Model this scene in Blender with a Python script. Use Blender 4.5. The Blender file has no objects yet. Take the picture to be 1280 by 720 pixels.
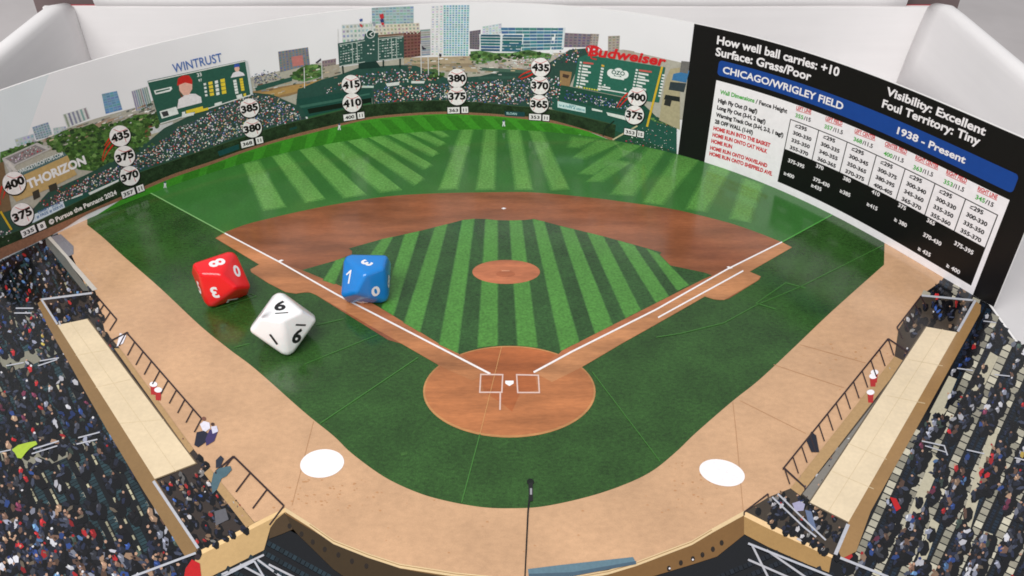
import bpy, bmesh, math, random
import numpy as np
from mathutils import Vector

# ------------------------------------------------------------------ camera
H = 0.22                      # camera height over the board, metres
FPX = 1100.0                  # focal length in pixels of a 1280 wide frame
TH = math.atan(FPX / 1490.0)  # pitch below the horizon
scn = bpy.context.scene
COL = scn.collection
cam_d = bpy.data.cameras.new('camera')
cam_d.sensor_width = 36.0
cam_d.lens = FPX / 1280.0 * 36.0
cam_d.clip_start = 0.005
cam_d.clip_end = 50
cam = bpy.data.objects.new('camera', cam_d)
COL.objects.link(cam)
cam.location = (0, 0, H)
cam.rotation_euler = (math.pi / 2 - TH, 0, 0)
scn.camera = cam

# ------------------------------------------------------------------ light
world = bpy.data.worlds.new('World')
scn.world = world
world.use_nodes = True
bg = world.node_tree.nodes['Background']
bg.inputs[0].default_value = (0.96, 0.97, 1.0, 1)
bg.inputs[1].default_value = 0.42
ld = bpy.data.lights.new('room_lamp', 'AREA')
ld.shape = 'RECTANGLE'
ld.size = 1.0
ld.size_y = 0.7
ld.energy = 14.5
ld.color = (1.0, 0.97, 0.94)
lamp = bpy.data.objects.new('room_lamp', ld)
COL.objects.link(lamp)
lamp.location = (-0.30, -0.36, 0.95)
lamp.rotation_euler = (Vector((-0.02, 0.3, 0)) - lamp.location).to_track_quat('-Z', 'Y').to_euler()
scn.view_settings.view_transform = 'Standard'
scn.view_settings.look = 'None'
scn.view_settings.exposure = 0.14
scn.view_settings.gamma = 1.0
scn.render.engine = 'CYCLES'
scn.cycles.filter_width = 1.75

rng = random.Random(7)

# ------------------------------------------------------------------ pixel <-> place
FW = np.array([0, math.cos(TH), -math.sin(TH)])
UP = np.array([0, math.sin(TH), math.cos(TH)])
RT = np.array([1.0, 0, 0])
CAM = np.array([0, 0, H])

def ray(p):
    p = np.atleast_2d(np.asarray(p, float))
    return (p[:, :1] - 640) * RT + FPX * FW - (p[:, 1:2] - 360) * UP

def at_z(p, z):
    d = ray(p)
    return CAM + d * ((z - H) / d[:, 2])[:, None]

def at_y(p, y):
    d = ray(p)
    return CAM + d * (y / d[:, 1])[:, None]

def at_x(p, x):
    d = ray(p)
    return CAM + d * (x / d[:, 0])[:, None]

def on_board(p):
    return at_z(p, 0.0)[:, :2]

# the curved card stands on the board along this line (its lower edge)
BOT = np.array([(75, 292), (110, 272.5), (150, 255), (195, 239), (260, 217.5), (325, 200), (420, 179), (480, 168.5),
                (560, 162.5), (640, 162), (700, 166.5), (767, 175.5), (847, 192), (880, 201.5), (965, 237), (1065, 281),
                (1106, 303.5), (1140, 322), (1205, 362), (1242, 385)], float)
_b = on_board(BOT)
_phi = np.arctan2(_b[:, 0], _b[:, 1])
_r = np.hypot(_b[:, 0], _b[:, 1])
_cf = np.polyfit(_phi, _r, 5)
PHI0, PHI1 = -0.74, float(_phi[-1])
_ph = np.linspace(PHI0, PHI1, 4001)
_lo = _phi[0]
_rr = np.where(_ph < _lo, np.polyval(_cf, _lo) + np.polyval(np.polyder(_cf), _lo) * (_ph - _lo) * 0.9, np.polyval(_cf, _ph))
_xy = np.stack([_rr * np.sin(_ph), _rr * np.cos(_ph)], 1)
_S = np.r_[0, np.cumsum(np.linalg.norm(np.diff(_xy, axis=0), axis=1))]
SMAX = _S[-1]
NG = 180
SG = np.linspace(0, SMAX, NG + 1)
GX = np.interp(SG, _S, _xy[:, 0]); GY = np.interp(SG, _S, _xy[:, 1])
_tx = np.gradient(GX, SG); _ty = np.gradient(GY, SG)
_tl = np.hypot(_tx, _ty)
GNX, GNY = _ty / _tl, -_tx / _tl        # towards the camera
STRIP_H = 0.3215 * H

def on_card(p):
    """pixel -> (arc length, height) on the curved card"""
    d = ray(p)
    ph = np.arctan2(d[:, 0], d[:, 1])
    r = np.interp(ph, _ph, _rr); s = np.interp(ph, _ph, _S)
    z = H + d[:, 2] * r / np.hypot(d[:, 0], d[:, 1])
    return np.stack([s, z], 1)

LAY = 2.0e-5
def card_world(sz, layer):
    s, z = sz[:, 0], sz[:, 1]
    o = layer * LAY
    return np.stack([np.interp(s, SG, GX) + o * np.interp(s, SG, GNX), np.interp(s, SG, GY) + o * np.interp(s, SG, GNY), z], 1)

def board_world(xy, layer):
    return np.stack([xy[:, 0], xy[:, 1], np.full(len(xy), layer * LAY)], 1)

# ------------------------------------------------------------------ materials
def lin(c):
    return tuple((v / 255 / 12.92) if v <= 10 else ((v / 255 + 0.055) / 1.055) ** 2.4 for v in c)

def nodes(m):
    m.use_nodes = True
    return m.node_tree.nodes, m.node_tree.links, m.node_tree.nodes['Principled BSDF']

def ink_material(name, layers, rough=0.3, spec=0.5, attr=True, color=(1, 1, 1), bump=0.0, bscale=600, coat=0.0, sss=0.0):
    """printed ink or paint: own colour times a few octaves of procedural mottling.
    layers: list of (scale xyz, detail, low, high)"""
    m = bpy.data.materials.new(name)
    n, l, b = nodes(m)
    if attr:
        a = n.new('ShaderNodeAttribute'); a.attribute_name = 'ink'; out = a.outputs['Color']
    else:
        a = n.new('ShaderNodeRGB'); a.outputs[0].default_value = (*color, 1); out = a.outputs[0]
    tc = n.new('ShaderNodeTexCoord')
    for sc, det, lo, hi in layers:
        mp = n.new('ShaderNodeMapping'); mp.inputs['Scale'].default_value = sc
        l.new(tc.outputs['Object'], mp.inputs['Vector'])
        t = n.new('ShaderNodeTexNoise'); t.inputs['Scale'].default_value = 1; t.inputs['Detail'].default_value = det
        t.inputs['Roughness'].default_value = 0.6
        l.new(mp.outputs[0], t.inputs['Vector'])
        r = n.new('ShaderNodeMapRange')
        r.inputs['From Min'].default_value = 0.3; r.inputs['From Max'].default_value = 0.7
        r.inputs['To Min'].default_value = lo; r.inputs['To Max'].default_value = hi
        l.new(t.outputs['Fac'], r.inputs['Value'])
        x = n.new('ShaderNodeVectorMath'); x.operation = 'SCALE'
        l.new(out, x.inputs[0]); l.new(r.outputs[0], x.inputs['Scale'])
        out = x.outputs[0]
    l.new(out, b.inputs['Base Color'])
    b.inputs['Roughness'].default_value = rough
    b.inputs['Specular IOR Level'].default_value = spec
    if coat:
        b.inputs['Coat Weight'].default_value = coat; b.inputs['Coat Roughness'].default_value = 0.08
    if sss:
        b.inputs['Subsurface Weight'].default_value = sss; b.inputs['Subsurface Radius'].default_value = (0.004, 0.003, 0.003)
        b.inputs['Subsurface Scale'].default_value = 0.5
    if bump:
        t = n.new('ShaderNodeTexNoise'); t.inputs['Scale'].default_value = bscale; t.inputs['Detail'].default_value = 3
        l.new(tc.outputs['Object'], t.inputs['Vector'])
        bp = n.new('ShaderNodeBump'); bp.inputs['Strength'].default_value = bump; bp.inputs['Distance'].default_value = 0.0003
        l.new(t.outputs['Fac'], bp.inputs['Height']); l.new(bp.outputs[0], b.inputs['Normal'])
    return m

M = {}
BR = 0.17
M['print'] = ink_material('semi_gloss_print', [((900, 900, 900), 2, 0.93, 1.07)], BR)
M['cardprint'] = ink_material('card_print', [((700, 700, 700), 2, 0.9, 1.08)], 0.42, 0.3)
M['panel'] = ink_material('info_panel_print', [((300, 300, 300), 2, 0.96, 1.04)], 0.4, 0.3)
M['grass'] = ink_material('printed_grass', [((50, 50, 50), 6, 0.7, 1.3), ((600, 1000, 900), 6, 0.68, 1.36), ((2200, 2200, 2200), 2, 0.7, 1.3)], BR)
M['turf'] = ink_material('printed_outfield', [((70, 40, 60), 4, 0.9, 1.12), ((900, 1500, 900), 3, 0.86, 1.16)], BR)
M['mown'] = ink_material('printed_mown_bands', [((70, 40, 60), 4, 0.9, 1.12), ((900, 900, 900), 3, 0.72, 1.3)], BR)
M['dirt'] = ink_material('printed_dirt', [((20, 95, 50), 7, 0.58, 1.26), ((300, 1100, 900), 5, 0.88, 1.12)], BR)
M['track'] = ink_material('printed_track', [((34, 34, 34), 5, 0.86, 1.1), ((350, 500, 600), 6, 0.91, 1.07), ((2400, 2400, 2400), 2, 0.94, 1.05)], BR)
M['roof'] = ink_material('printed_dugout_roof', [((60, 60, 60), 4, 0.93, 1.06), ((700, 700, 700), 3, 0.95, 1.04)], BR)
M['skyprint'] = ink_material('printed_sky', [((14, 14, 14), 3, 0.95, 1.04)], 0.42, 0.3)
M['foliage'] = ink_material('printed_foliage', [((260, 260, 260), 4, 0.45, 1.6), ((1100, 1100, 1100), 3, 0.6, 1.5)], 0.42, 0.3)
M['cardturf'] = ink_material('card_turf', [((900, 900, 900), 3, 0.85, 1.18)], 0.42, 0.3)
M['white_card'] = ink_material('white_card', [((300, 300, 300), 3, 0.97, 1.02)], 0.5, 0.3, attr=False, color=(0.8, 0.79, 0.79))
M['box'] = ink_material('white_box_card', [((9, 9, 9), 4, 0.95, 1.03), ((15, 15, 260), 3, 0.985, 1.01)], 0.55, 0.3, attr=False,
                        color=(0.86, 0.84, 0.843), bump=0.08, bscale=250)
M['boxfloor'] = ink_material('box_floor_card', [((12, 12, 12), 3, 0.95, 1.03)], 0.6, 0.3, attr=False, color=(0.6, 0.59, 0.6))
M['boxout'] = ink_material('box_outer_print', [((40, 40, 40), 3, 0.9, 1.1)], 0.5, 0.3, attr=False, color=(0.16, 0.12, 0.12))
M['redtrim'] = ink_material('box_red_trim', [((40, 40, 40), 3, 0.9, 1.1)], 0.5, 0.3, attr=False, color=(0.45, 0.06, 0.08))
M['table'] = ink_material('table_cloth', [((20, 20, 20), 5, 0.93, 1.05)], 0.7, 0.2, attr=False, color=(0.52, 0.49, 0.49))

# ------------------------------------------------------------------ object helpers
def tag(o, **k):
    for a, v in k.items():
        o[a] = v
    return o

def mesh_obj(name, verts, faces, mat, parent=None, smooth=False, colors=None):
    me = bpy.data.meshes.new(name)
    me.from_pydata([tuple(v) for v in verts], [], [tuple(f) for f in faces])
    if smooth:
        me.polygons.foreach_set('use_smooth', [True] * len(me.polygons))
    if colors is not None:
        a = me.color_attributes.new('ink', 'FLOAT_COLOR', 'CORNER')
        buf = np.empty((len(me.loops), 4), np.float32)
        k = 0
        for f, c in zip(faces, colors):
            buf[k:k + len(f)] = (*c, 1); k += len(f)
        a.data.foreach_set('color', buf.ravel())
    me.materials.append(mat)
    o = bpy.data.objects.new(name, me)
    COL.objects.link(o)
    o.parent = parent
    return o

def dense(poly, step=7.0):
    out = []
    n = len(poly)
    for i in range(n):
        a = np.array(poly[i], float); b = np.array(poly[(i + 1) % n], float)
        k = max(1, int(np.linalg.norm(b - a) / step))
        for j in range(k):
            out.append(a + (b - a) * j / k)
    return np.array(out)

def smooth_line(pts, per=6):
    """Catmull-Rom through open points"""
    P = [np.array(p, float) for p in pts]
    P = [2 * P[0] - P[1]] + P + [2 * P[-1] - P[-2]]
    out = []
    for i in range(1, len(P) - 2):
        for j in range(per):
            t = j / per
            a, b, c, d = P[i - 1:i + 3]
            out.append(0.5 * ((2 * b) + (c - a) * t + (2 * a - 5 * b + 4 * c - d) * t * t + (3 * b - a - 3 * c + d) * t ** 3))
    out.append(P[-2])
    return [tuple(p) for p in out]

def circ(c, rx, ry=None, tilt=0.0, n=32, a0=0, a1=360):
    ry = rx if ry is None else ry
    t = np.radians(np.linspace(a0, a1, n, endpoint=(a1 - a0) != 360))
    x = rx * np.cos(t); y = ry * np.sin(t); k = math.radians(tilt)
    return [(c[0] + u * math.cos(k) - v * math.sin(k), c[1] + u * math.sin(k) + v * math.cos(k)) for u, v in zip(x, y)]

def stroke(pts, w, w1=None):
    """pixel ribbon polygons along a polyline"""
    w1 = w if w1 is None else w1
    P = [np.array(p, float) for p in pts]
    closed = len(P) > 3 and np.linalg.norm(P[0] - P[-1]) < 1e-6
    if closed:
        P = P[:-1]
    n = len(P); N = []
    for i in range(n):
        a = P[i] - P[i - 1] if (i > 0 or closed) else P[1] - P[0]
        b = P[(i + 1) % n] - P[i] if (i < n - 1 or closed) else a
        a = a / (np.linalg.norm(a) + 1e-9); b = b / (np.linalg.norm(b) + 1e-9)
        m = np.array([-a[1] - b[1], a[0] + b[0]]); m /= np.linalg.norm(m) + 1e-9
        m /= max(.5, m @ np.array([-a[1], a[0]]))
        ww = (w + (w1 - w) * i / max(1, n - 1)) / 2
        N.append((P[i] + m * ww, P[i] - m * ww))
    r = Ribbon()
    for i in range(n if closed else n - 1):
        j = (i + 1) % n
        r.append([tuple(N[i][0]), tuple(N[j][0]), tuple(N[j][1]), tuple(N[i][1])])
    return [r]

class Ribbon(list):
    pass

CARD, BOARD = 'card', 'board'
def ink(name, parent, surf, layer, items, mat=None, kind=None, native=False, cut=True):
    """one printed part. items: (rgb, polygon in photograph pixels); native: already in surface metres"""
    mat = mat or (M['cardprint'] if surf == CARD else M['print'])
    if kind is None and len(items) > 1:      # every printed piece is a part of its own
        first = None
        for i, it in enumerate(items):
            o = ink(name, parent, surf, layer + 0.8 * i / len(items), [it], mat, None, native, cut)
            first = first or o
        return first
    K = 1000.0
    bm = bmesh.new()
    cl = bm.loops.layers.float_color.new('ink')
    smin, smax = 1e9, -1e9
    flat = []
    for it in items:
        flat += [(it[0], q) for q in it[1]] if isinstance(it[1], Ribbon) else [(it[0], it[1])]
    for it in flat:
        c, poly = it[0], it[1]
        c4 = (*lin(c), 1)
        if native:
            q = np.array(poly, float)
        else:
            q = dense(poly) if surf == CARD else np.array([tuple(p) for p in poly], float)
            q = on_card(q) if surf == CARD else on_board(q)
        if surf == CARD:
            q[:, 0] = np.clip(q[:, 0], 0, SMAX); q[:, 1] = np.clip(q[:, 1], 0, STRIP_H)
        ar = 0.5 * np.sum(q[:, 0] * np.roll(q[:, 1], -1) - np.roll(q[:, 0], -1) * q[:, 1])
        if abs(ar) < 1e-12:
            continue
        if ar < 0:
            q = q[::-1]
        smin = min(smin, q[:, 0].min()); smax = max(smax, q[:, 0].max())
        try:
            f = bm.faces.new([bm.verts.new((x * K, y * K, 0)) for x, y in q])
        except ValueError:
            continue
        for lp in f.loops:
            lp[cl] = c4
    bm.normal_update()
    big = [f for f in bm.faces if len(f.verts) > 4]
    if big:
        bmesh.ops.triangulate(bm, faces=big)
    if surf == CARD and cut:
        for s in SG[1:-1]:
            if smin < s < smax:
                bmesh.ops.bisect_plane(bm, geom=bm.verts[:] + bm.edges[:] + bm.faces[:], dist=1e-5, plane_co=(s * K, 0, 0), plane_no=(1, 0, 0))
    co = np.array([v.co[:2] for v in bm.verts]) / K if len(bm.verts) else np.zeros((0, 2))
    W = card_world(co, layer) if surf == CARD else board_world(co, layer)
    for v, w in zip(bm.verts, W):
        v.co = w
    for f in bm.faces:
        f.smooth = True
    me = bpy.data.meshes.new(name)
    bm.to_mesh(me); bm.free()
    me.materials.append(mat)
    o = bpy.data.objects.new(name, me)
    COL.objects.link(o)
    o.parent = parent
    if kind:
        o['kind'] = kind
    return o

# ---- lettering
_tc = {}
def glyphs(s, bold=0.02):
    k = (s, bold)
    if k not in _tc:
        cu = bpy.data.curves.new('t', 'FONT'); cu.body = s; cu.offset = bold; cu.resolution_u = 3
        cu.fill_mode = 'FRONT'
        o = bpy.data.objects.new('t', cu)
        COL.objects.link(o)
        me = o.to_mesh()
        v = np.array([x.co[:2] for x in me.vertices]) if len(me.vertices) else np.zeros((0, 2))
        f = [tuple(p.vertices) for p in me.polygons]
        o.to_mesh_clear()
        bpy.data.objects.remove(o); bpy.data.curves.remove(cu)
        _tc[k] = (v, f)
    return _tc[k]
_h = glyphs('H')[0]
CAPH = _h[:, 1].max() - _h[:, 1].min()

def letter(name, parent, surf, layer, s, rgb, a=None, b=None, cap=None, center=None, width=None, bold=0.02, aspect=1.0, squash=None, slant=0.0, up=None):
    """lettering. a,b: pixel ends of the baseline; or center (pixel) with natural width. cap in metres."""
    v, f = glyphs(s, bold)
    if not len(v):
        return None
    x0, x1 = v[:, 0].min(), v[:, 0].max()
    S = on_card if surf == CARD else on_board
    q = v.copy(); q[:, 0] -= x0
    wnat = x1 - x0
    if a is not None:
        A = S([a])[0]; B = S([b])[0]
        d = B - A; L = np.linalg.norm(d); u = d / L
        w = np.array([-u[1], u[0]])
        if surf == BOARD and up is None:
            pass
        sx = L / wnat; sy = cap / CAPH
        P = A + q[:, :1] * sx * u + q[:, 1:2] * sy * (w + slant * u)
    else:
        A = S([center])[0]
        sy = cap / CAPH; sx = sy * aspect if width is None else width / wnat
        P = A + np.stack([(q[:, 0] - wnat / 2) * sx, (q[:, 1] - CAPH / 2) * sy], 1)
        if slant:
            P[:, 0] += (q[:, 1] - CAPH / 2) * sy * slant
    W = card_world(P, layer) if surf == CARD else board_world(P, layer)
    return mesh_obj(name, W, f, M['panel'] if surf == CARD else M['print'], parent, False, [lin(rgb)] * len(f))

def inside(poly, x, y):
    P = np.array(poly, float); r = np.zeros(len(x), bool)
    for i in range(len(P)):
        x1, y1 = P[i]; x2, y2 = P[(i + 1) % len(P)]
        if y1 == y2: continue
        m = ((y1 > y) != (y2 > y)) & (x < (x2 - x1) * (y - y1) / (y2 - y1) + x1)
        r ^= m
    return r

def blob(x, y, rx, ry, rot, n=6):
    k = rng.random() * 6.28
    return [(x + rx * math.cos(k + t * 6.283 / n) * (1 + rng.uniform(-.25, .25)) * math.cos(rot) - ry * math.sin(k + t * 6.283 / n) * math.sin(rot),
             y + rx * math.cos(k + t * 6.283 / n) * math.sin(rot) + ry * math.sin(k + t * 6.283 / n) * (1 + rng.uniform(-.25, .25)) * math.cos(rot)) for t in range(n)]

def fast_ink(name, parent, surf, layers, items, kind=None, mat=None):
    """many tiny blobs in one mesh; items (rgb, poly, sublayer)"""
    pts = []; faces = []; cols = []; lay = []
    for c, poly, sub in items:
        faces.append(tuple(range(len(pts), len(pts) + len(poly))))
        pts += poly; cols.append(lin(c)); lay += [sub * 1.2 + rng.random()] * len(poly)
    pts = np.array(pts, float); lay = np.array(lay, float) + layers
    q = on_card(pts) if surf == CARD else on_board(pts)
    if surf == CARD:
        q[:, 0] = np.clip(q[:, 0], 0, SMAX); q[:, 1] = np.clip(q[:, 1], 0, STRIP_H)
        W = card_world(q, lay)
    else:
        W = np.stack([q[:, 0], q[:, 1], lay * LAY], 1)
    mat = mat or (M['cardprint'] if surf == CARD else M['print'])
    o = mesh_obj(name, W, faces, mat, parent, False, cols)
    if kind: o['kind'] = kind
    return o

# ------------------------------------------------------------------ table and box
def box_mesh(name, x0, x1, y0, y1, z0, z1, mat, parent=None, bev=0.0):
    bm = bmesh.new()
    bmesh.ops.create_cube(bm, size=1)
    for v in bm.verts:
        v.co = Vector((x0 + (v.co.x + .5) * (x1 - x0), y0 + (v.co.y + .5) * (y1 - y0), z0 + (v.co.z + .5) * (z1 - z0)))
    if bev:
        bmesh.ops.bevel(bm, geom=bm.edges[:], offset=bev, segments=4, profile=0.5, affect='EDGES')
    for f in bm.faces: f.smooth = bev > 0
    me = bpy.data.meshes.new(name); bm.to_mesh(me); bm.free(); me.materials.append(mat)
    o = bpy.data.objects.new(name, me); COL.objects.link(o); o.parent = parent
    return o

def loft(name, rings, mat, parent=None, smooth=True, closed=True):
    n = len(rings[0]); V = [tuple(p) for r in rings for p in r]; Fc = []
    for i in range(len(rings) - 1):
        for j in range(n if closed else n - 1):
            k = (j + 1) % n
            Fc.append((i * n + j, i * n + k, (i + 1) * n + k, (i + 1) * n + j))
    if closed:
        Fc.append(tuple(range(n))[::-1]); Fc.append(tuple((len(rings) - 1) * n + j for j in range(n)))
    o = mesh_obj(name, V, Fc, mat, parent, smooth)
    return o

table = box_mesh('table', -3, 3, -1.5, 3.5, -0.05, -0.0085, M['table'])
tag(table, kind='structure')
game_box = bpy.data.objects.new('game_box', None); COL.objects.link(game_box)
tag(game_box, label='open white cardboard box tray holding the board, with rolled side walls', category='box')
ZF = -0.0028
BY = 2.34 * H
pl = at_y([(112, 42)], BY)[0]; pr = at_y([(1140, 55)], BY)[0]
def wall_line(p_low, p_high):
    lo_, hi_ = at_y([p_low], BY)[0], at_y([p_high], BY)[0]
    k = (hi_[0] - lo_[0]) / (hi_[2] - lo_[2])
    return lo_[0] - k * (lo_[2] - ZF), k
XL, kL = wall_line((118, 75), (106, 14))
XR, kR = wall_line((1122, 98), (1153, 22))
box_mesh('floor_panel', XL - .02, XR + .02, 0.02, BY + 0.03, ZF - 0.002, ZF, M['boxfloor'], game_box)
ztop = at_y([(640, 9)], BY)[0][2]
# back wall, slightly thick, with the rolled edge on top
box_mesh('back_wall', XL - .02, XR + .02, BY, BY + 0.003, ZF, ztop, M['box'], game_box)
xa = at_y([(118, 5)], BY)[0][0]; xb = at_y([(1132, 10)], BY)[0][0]
rings = []
for x in np.linspace(xa, xb, 24):
    R_ = 0.0045
    rings.append([(x, BY - 0.0006 + R_ + R_ * math.cos(a), ztop + 0.0045 + 0.006 * math.sin(a) + 0.0004 * math.sin(x * 40)) for a in np.linspace(0, 2 * math.pi, 20, endpoint=False)])
loft('rolled_edge', rings, M['box'], game_box)
box_mesh('outer_wall', XL - .03, XR + .03, BY + 0.011, BY + 0.0135, ZF - .002, ztop + 0.02, M['boxout'], game_box)
box_mesh('trim_strip', XL - .012, XR + .012, BY + 0.0032, BY + 0.0042, ztop - 0.0006, ztop + 0.0002, M['redtrim'], game_box)
# side walls: lean outward, padded rounded top
def side(xbase, sgn, lean, ztop_s, thick):
    rings = []
    for t in np.linspace(0, 1, 30):
        y = (BY - 0.0005) * (1 - t) + 0.05 * t
        prof = [(0, ZF), (lean * .45, ztop_s * .45), (lean * .8, ztop_s * .8), (lean * .95, ztop_s * .93)]
        cx, cz, r = lean + thick * .5, ztop_s - thick * .2, thick * .5
        for a in np.linspace(160, 10, 9):
            prof.append((cx + r * math.cos(math.radians(a)), cz + r * math.sin(math.radians(a))))
        prof += [(lean + thick * 1.02, ztop_s * .5), (lean + thick * .9, ZF - .001)]
        # the top corner rounds down at the back end
        k = 1.0 - 0.16 * max(0, 1 - t / 0.05) ** 2
        rings.append([(xbase + sgn * u, y, w if w < ztop_s * .5 else ztop_s * .5 + (w - ztop_s * .5) * k) for u, w in prof])
    return loft('side_wall', rings, M['box'], game_box)
side(XL, -1, max(.001, -kL * .049), 0.0495, 0.010)
side(XR, 1, max(.001, kR * .049), 0.0495, 0.010)

# ------------------------------------------------------------------ the board
bx1 = at_z([(1262, 413)], 0)[0][0]
bx0 = XL + 0.004
by0, by1 = 0.60 * H, 2.25 * H
board = mesh_obj('game_board', [(bx0, by0, 0), (bx1, by0, 0), (bx1, by1, 0), (bx0, by1, 0), (bx0, by0, -.0026), (bx1, by0, -.0026), (bx1, by1, -.0026), (bx0, by1, -.0026)],
                 [(0, 1, 2, 3), (7, 6, 5, 4), (0, 4, 5, 1), (1, 5, 6, 2), (2, 6, 7, 3), (3, 7, 4, 0)], M['white_card'])
tag(board, label='flat printed baseball field game board lying in the white box under the dice', category='game board')

def field(name, layer, items, mat=None, **k):
    return ink(name, board, BOARD, layer, items, mat, **k)

# whole print: stands colour below everything
fx0, fx1 = bx0 + .0003, bx1 - .0009
field('stand_print', 1, [((17, 19, 23), [(fx0, by0), (fx1, by0), (fx1, by1), (fx0, by1)])], M['print'], native=True)

# warning track, from the left stand round behind the plate to the right one
track = [(75, 285), (60, 270), (1180, 300), (1185, 340), (1176, 352), (1150, 370), (1123, 412), (1118, 446), (988, 611), (960, 622), (930, 640), (890, 662), (865, 677), (795, 703), (740, 717), (690, 724), (640, 726),
         (570, 719), (500, 705), (455, 690), (417, 675), (387, 654), (357, 637), (318, 653), (262, 586), (242, 562), (150, 436), (131, 414), (120, 385), (98, 338), (88, 315), (72, 292)]
field('warning_track_print', 2, [((198, 159, 124), track)], M['track'])
grassL = smooth_line([(109, 281), (130, 298), (154, 320), (200, 360), (250, 407), (287, 437), (320, 462), (380, 515), (417, 545), (440, 567), (480, 596), (520, 615), (557, 626), (602, 634), (640, 635.5), (680, 633),
                      (735, 621), (780, 606), (815, 589), (845, 565), (870, 541), (915, 502), (950, 474), (997, 430), (1040, 389), (1105, 331)])
field('foul_grass_print', 3, [((43, 77, 32), [(109, 264)] + grassL[0:] + [(1106, 290), (900, 195), (640, 150), (400, 165), (200, 225)])], M['grass'])
arcT = smooth_line([(280, 291), (307, 281), (340, 272.5), (382, 263), (420, 255.5), (482, 246), (545, 242), (620, 240.5), (670, 241), (740, 247.5), (790, 254), (840, 261.5), (877, 270), (915, 280), (947, 291), (976, 302.5)])
edgeN = [(1040, 269), (1000, 245), (900, 190), (850, 170), (700, 150), (600, 148), (480, 155), (300, 190), (186, 230), (187, 241)]
field('outfield_grass_print', 4, [((54, 105, 48), arcT + edgeN)], M['turf'])
light = (94, 146, 72)
st = [[(305, 205.5), (322, 202), (356, 257.5), (331, 262.5)], [(341, 196), (357, 192), (405, 247.5), (384, 252.5)], [(375, 188), (391, 184), (456, 242), (432, 247)],
      [(403, 181), (424, 177), (501, 236), (477, 240)], [(434, 176), (452, 173), (529, 222), (520, 231)], [(459, 171), (474, 169), (539, 205), (532, 211)], [(482, 167), (499, 165), (547, 190), (542, 195)],
      [(508, 165), (523, 163), (556, 178), (550, 182)], [(534, 163), (546, 162), (560, 169), (555, 171)],
      [(579, 160), (591, 160), (570, 235), (550, 236)], [(607.5, 160), (619.5, 160), (617, 236), (597, 236)], [(635, 160), (647.5, 160), (664, 236), (646, 236)], [(661, 161), (675, 162), (710, 235), (691, 237)]]
st2 = [[(717, 172), (745, 175), (722, 184), (712, 183)], [(748, 176), (775, 179), (728, 198), (718, 196)], [(782, 180), (800, 183), (740, 218), (725, 216)], [(770, 200), (786, 205), (750, 226), (735, 226)],
       [(812, 186), (830, 189), (790, 244), (765, 242)], [(847, 194), (872, 201), (825, 255), (806, 252)], [(889, 207), (912, 212), (880, 264), (860, 260)], [(932, 224), (952, 232), (934, 277), (915, 272)]]
def feather(q, e, ey=0):
    return [(q[0][0] - e, q[0][1] - ey), (q[1][0] + e, q[1][1] - ey), (q[2][0] + e, q[2][1] + ey), (q[3][0] - e, q[3][1] + ey)]
for e, ey, t in ((3.2, 2.2, .3), (1.6, 1.2, .62)):
    mixc = lambda a, b: tuple(a[i] * (1 - t) + b[i] * t for i in range(3))
    field('mown_edge_print', 4.97 - e * .05, [(mixc((54, 105, 48), light), feather(p, e, ey)) for p in st] + [(mixc((54, 105, 48), (84, 138, 64)), feather(p, e * 1.5, ey)) for p in st2], M['mown'])
field('mown_band_print', 5.7, [(light, feather(p, -.4, -.4)) for p in st] + [((84, 138, 64), p) for p in st2], M['mown'])

# dirt
lowR = [(990, 309.5), (937, 340), (951, 346), (949, 350), (920, 368), (910, 374), (900, 375.5), (892, 374.5), (881, 371), (820, 406), (777, 430), (745, 449), (726, 460), (700, 480)]
lowL = [(560, 475), (547, 456), (502, 430), (485, 425), (395, 369), (390, 366), (380, 366), (370, 367.5), (357, 365.5), (335, 354), (314, 340.5), (313, 337), (324, 331), (269, 298)]
field('infield_dirt_print', 6, [((142, 86, 56), arcT + lowR + lowL)], M['dirt'])
field('home_circle_print', 7, [((182, 130, 82), circ((636.7, 490), 107.8, 57.3, n=64))], M['dirt'])
field('home_dirt_print', 8, [((174, 110, 68), circ((636.7, 489.3), 105.5, 55.2, n=64))], M['dirt'])
field('plate_dirt_print', 8.5, [((168, 96, 54), circ((636.7, 489.5), 105.5, 55.5, n=14, a0=236, a1=305) + [(668, 466), (672, 488), (650, 492), (640, 515), (628, 505), (605, 490), (600, 470)])], M['dirt'])
tan = (182, 126, 84)
field('baseline_dirt_print', 9, [((178, 118, 76), [(281, 292), (348, 328), (422, 370), (557, 439), (612, 467), (590, 476), (556, 461), (547, 456), (502, 430), (395, 369), (385, 365), (370, 367.5), (357, 365.5), (335, 354), (314, 340.5), (313, 337), (324, 331), (270, 298)]),
                                 ((172, 108, 70), [(377.5, 338), (425, 357.5), (475, 385), (557, 435), (575, 443), (613, 467), (422, 370), (348, 328)]),
                                 (tan, [(977, 303), (910, 336.5), (820, 387.5), (715, 440), (667, 466), (690, 478), (726, 460), (777, 430), (881, 371), (892, 374.5), (905, 375.5), (947, 351), (951, 346), (937, 340), (990, 309.5)]),
                                 ((168, 102, 66), [(880, 349), (702, 439), (690, 448), (667, 466), (820, 387.5), (910, 336.5)])], M['dirt'])
infield = [(595, 274), (607, 274), (620, 275.5), (640, 276), (657, 275.3), (667, 274), (683, 278), (700, 282.5), (755, 296), (810, 311), (827, 316), (824, 319), (824, 324), (837, 332), (880, 341), (890, 344.5), (880, 349), (702, 439), (698, 443.5)] \
    + circ((636.7, 490), 107.5, 57.3, n=16, a0=305, a1=234)[0:] + [(573.5, 442.5), (557, 435), (475, 385), (425, 357.5), (377.5, 338), (420, 326), (440, 318), (440, 314), (436, 311), (475, 300), (525, 289), (557, 281), (580, 275)]
field('infield_grass_print', 10, [((42, 78, 36), infield)], M['grass'])
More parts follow.
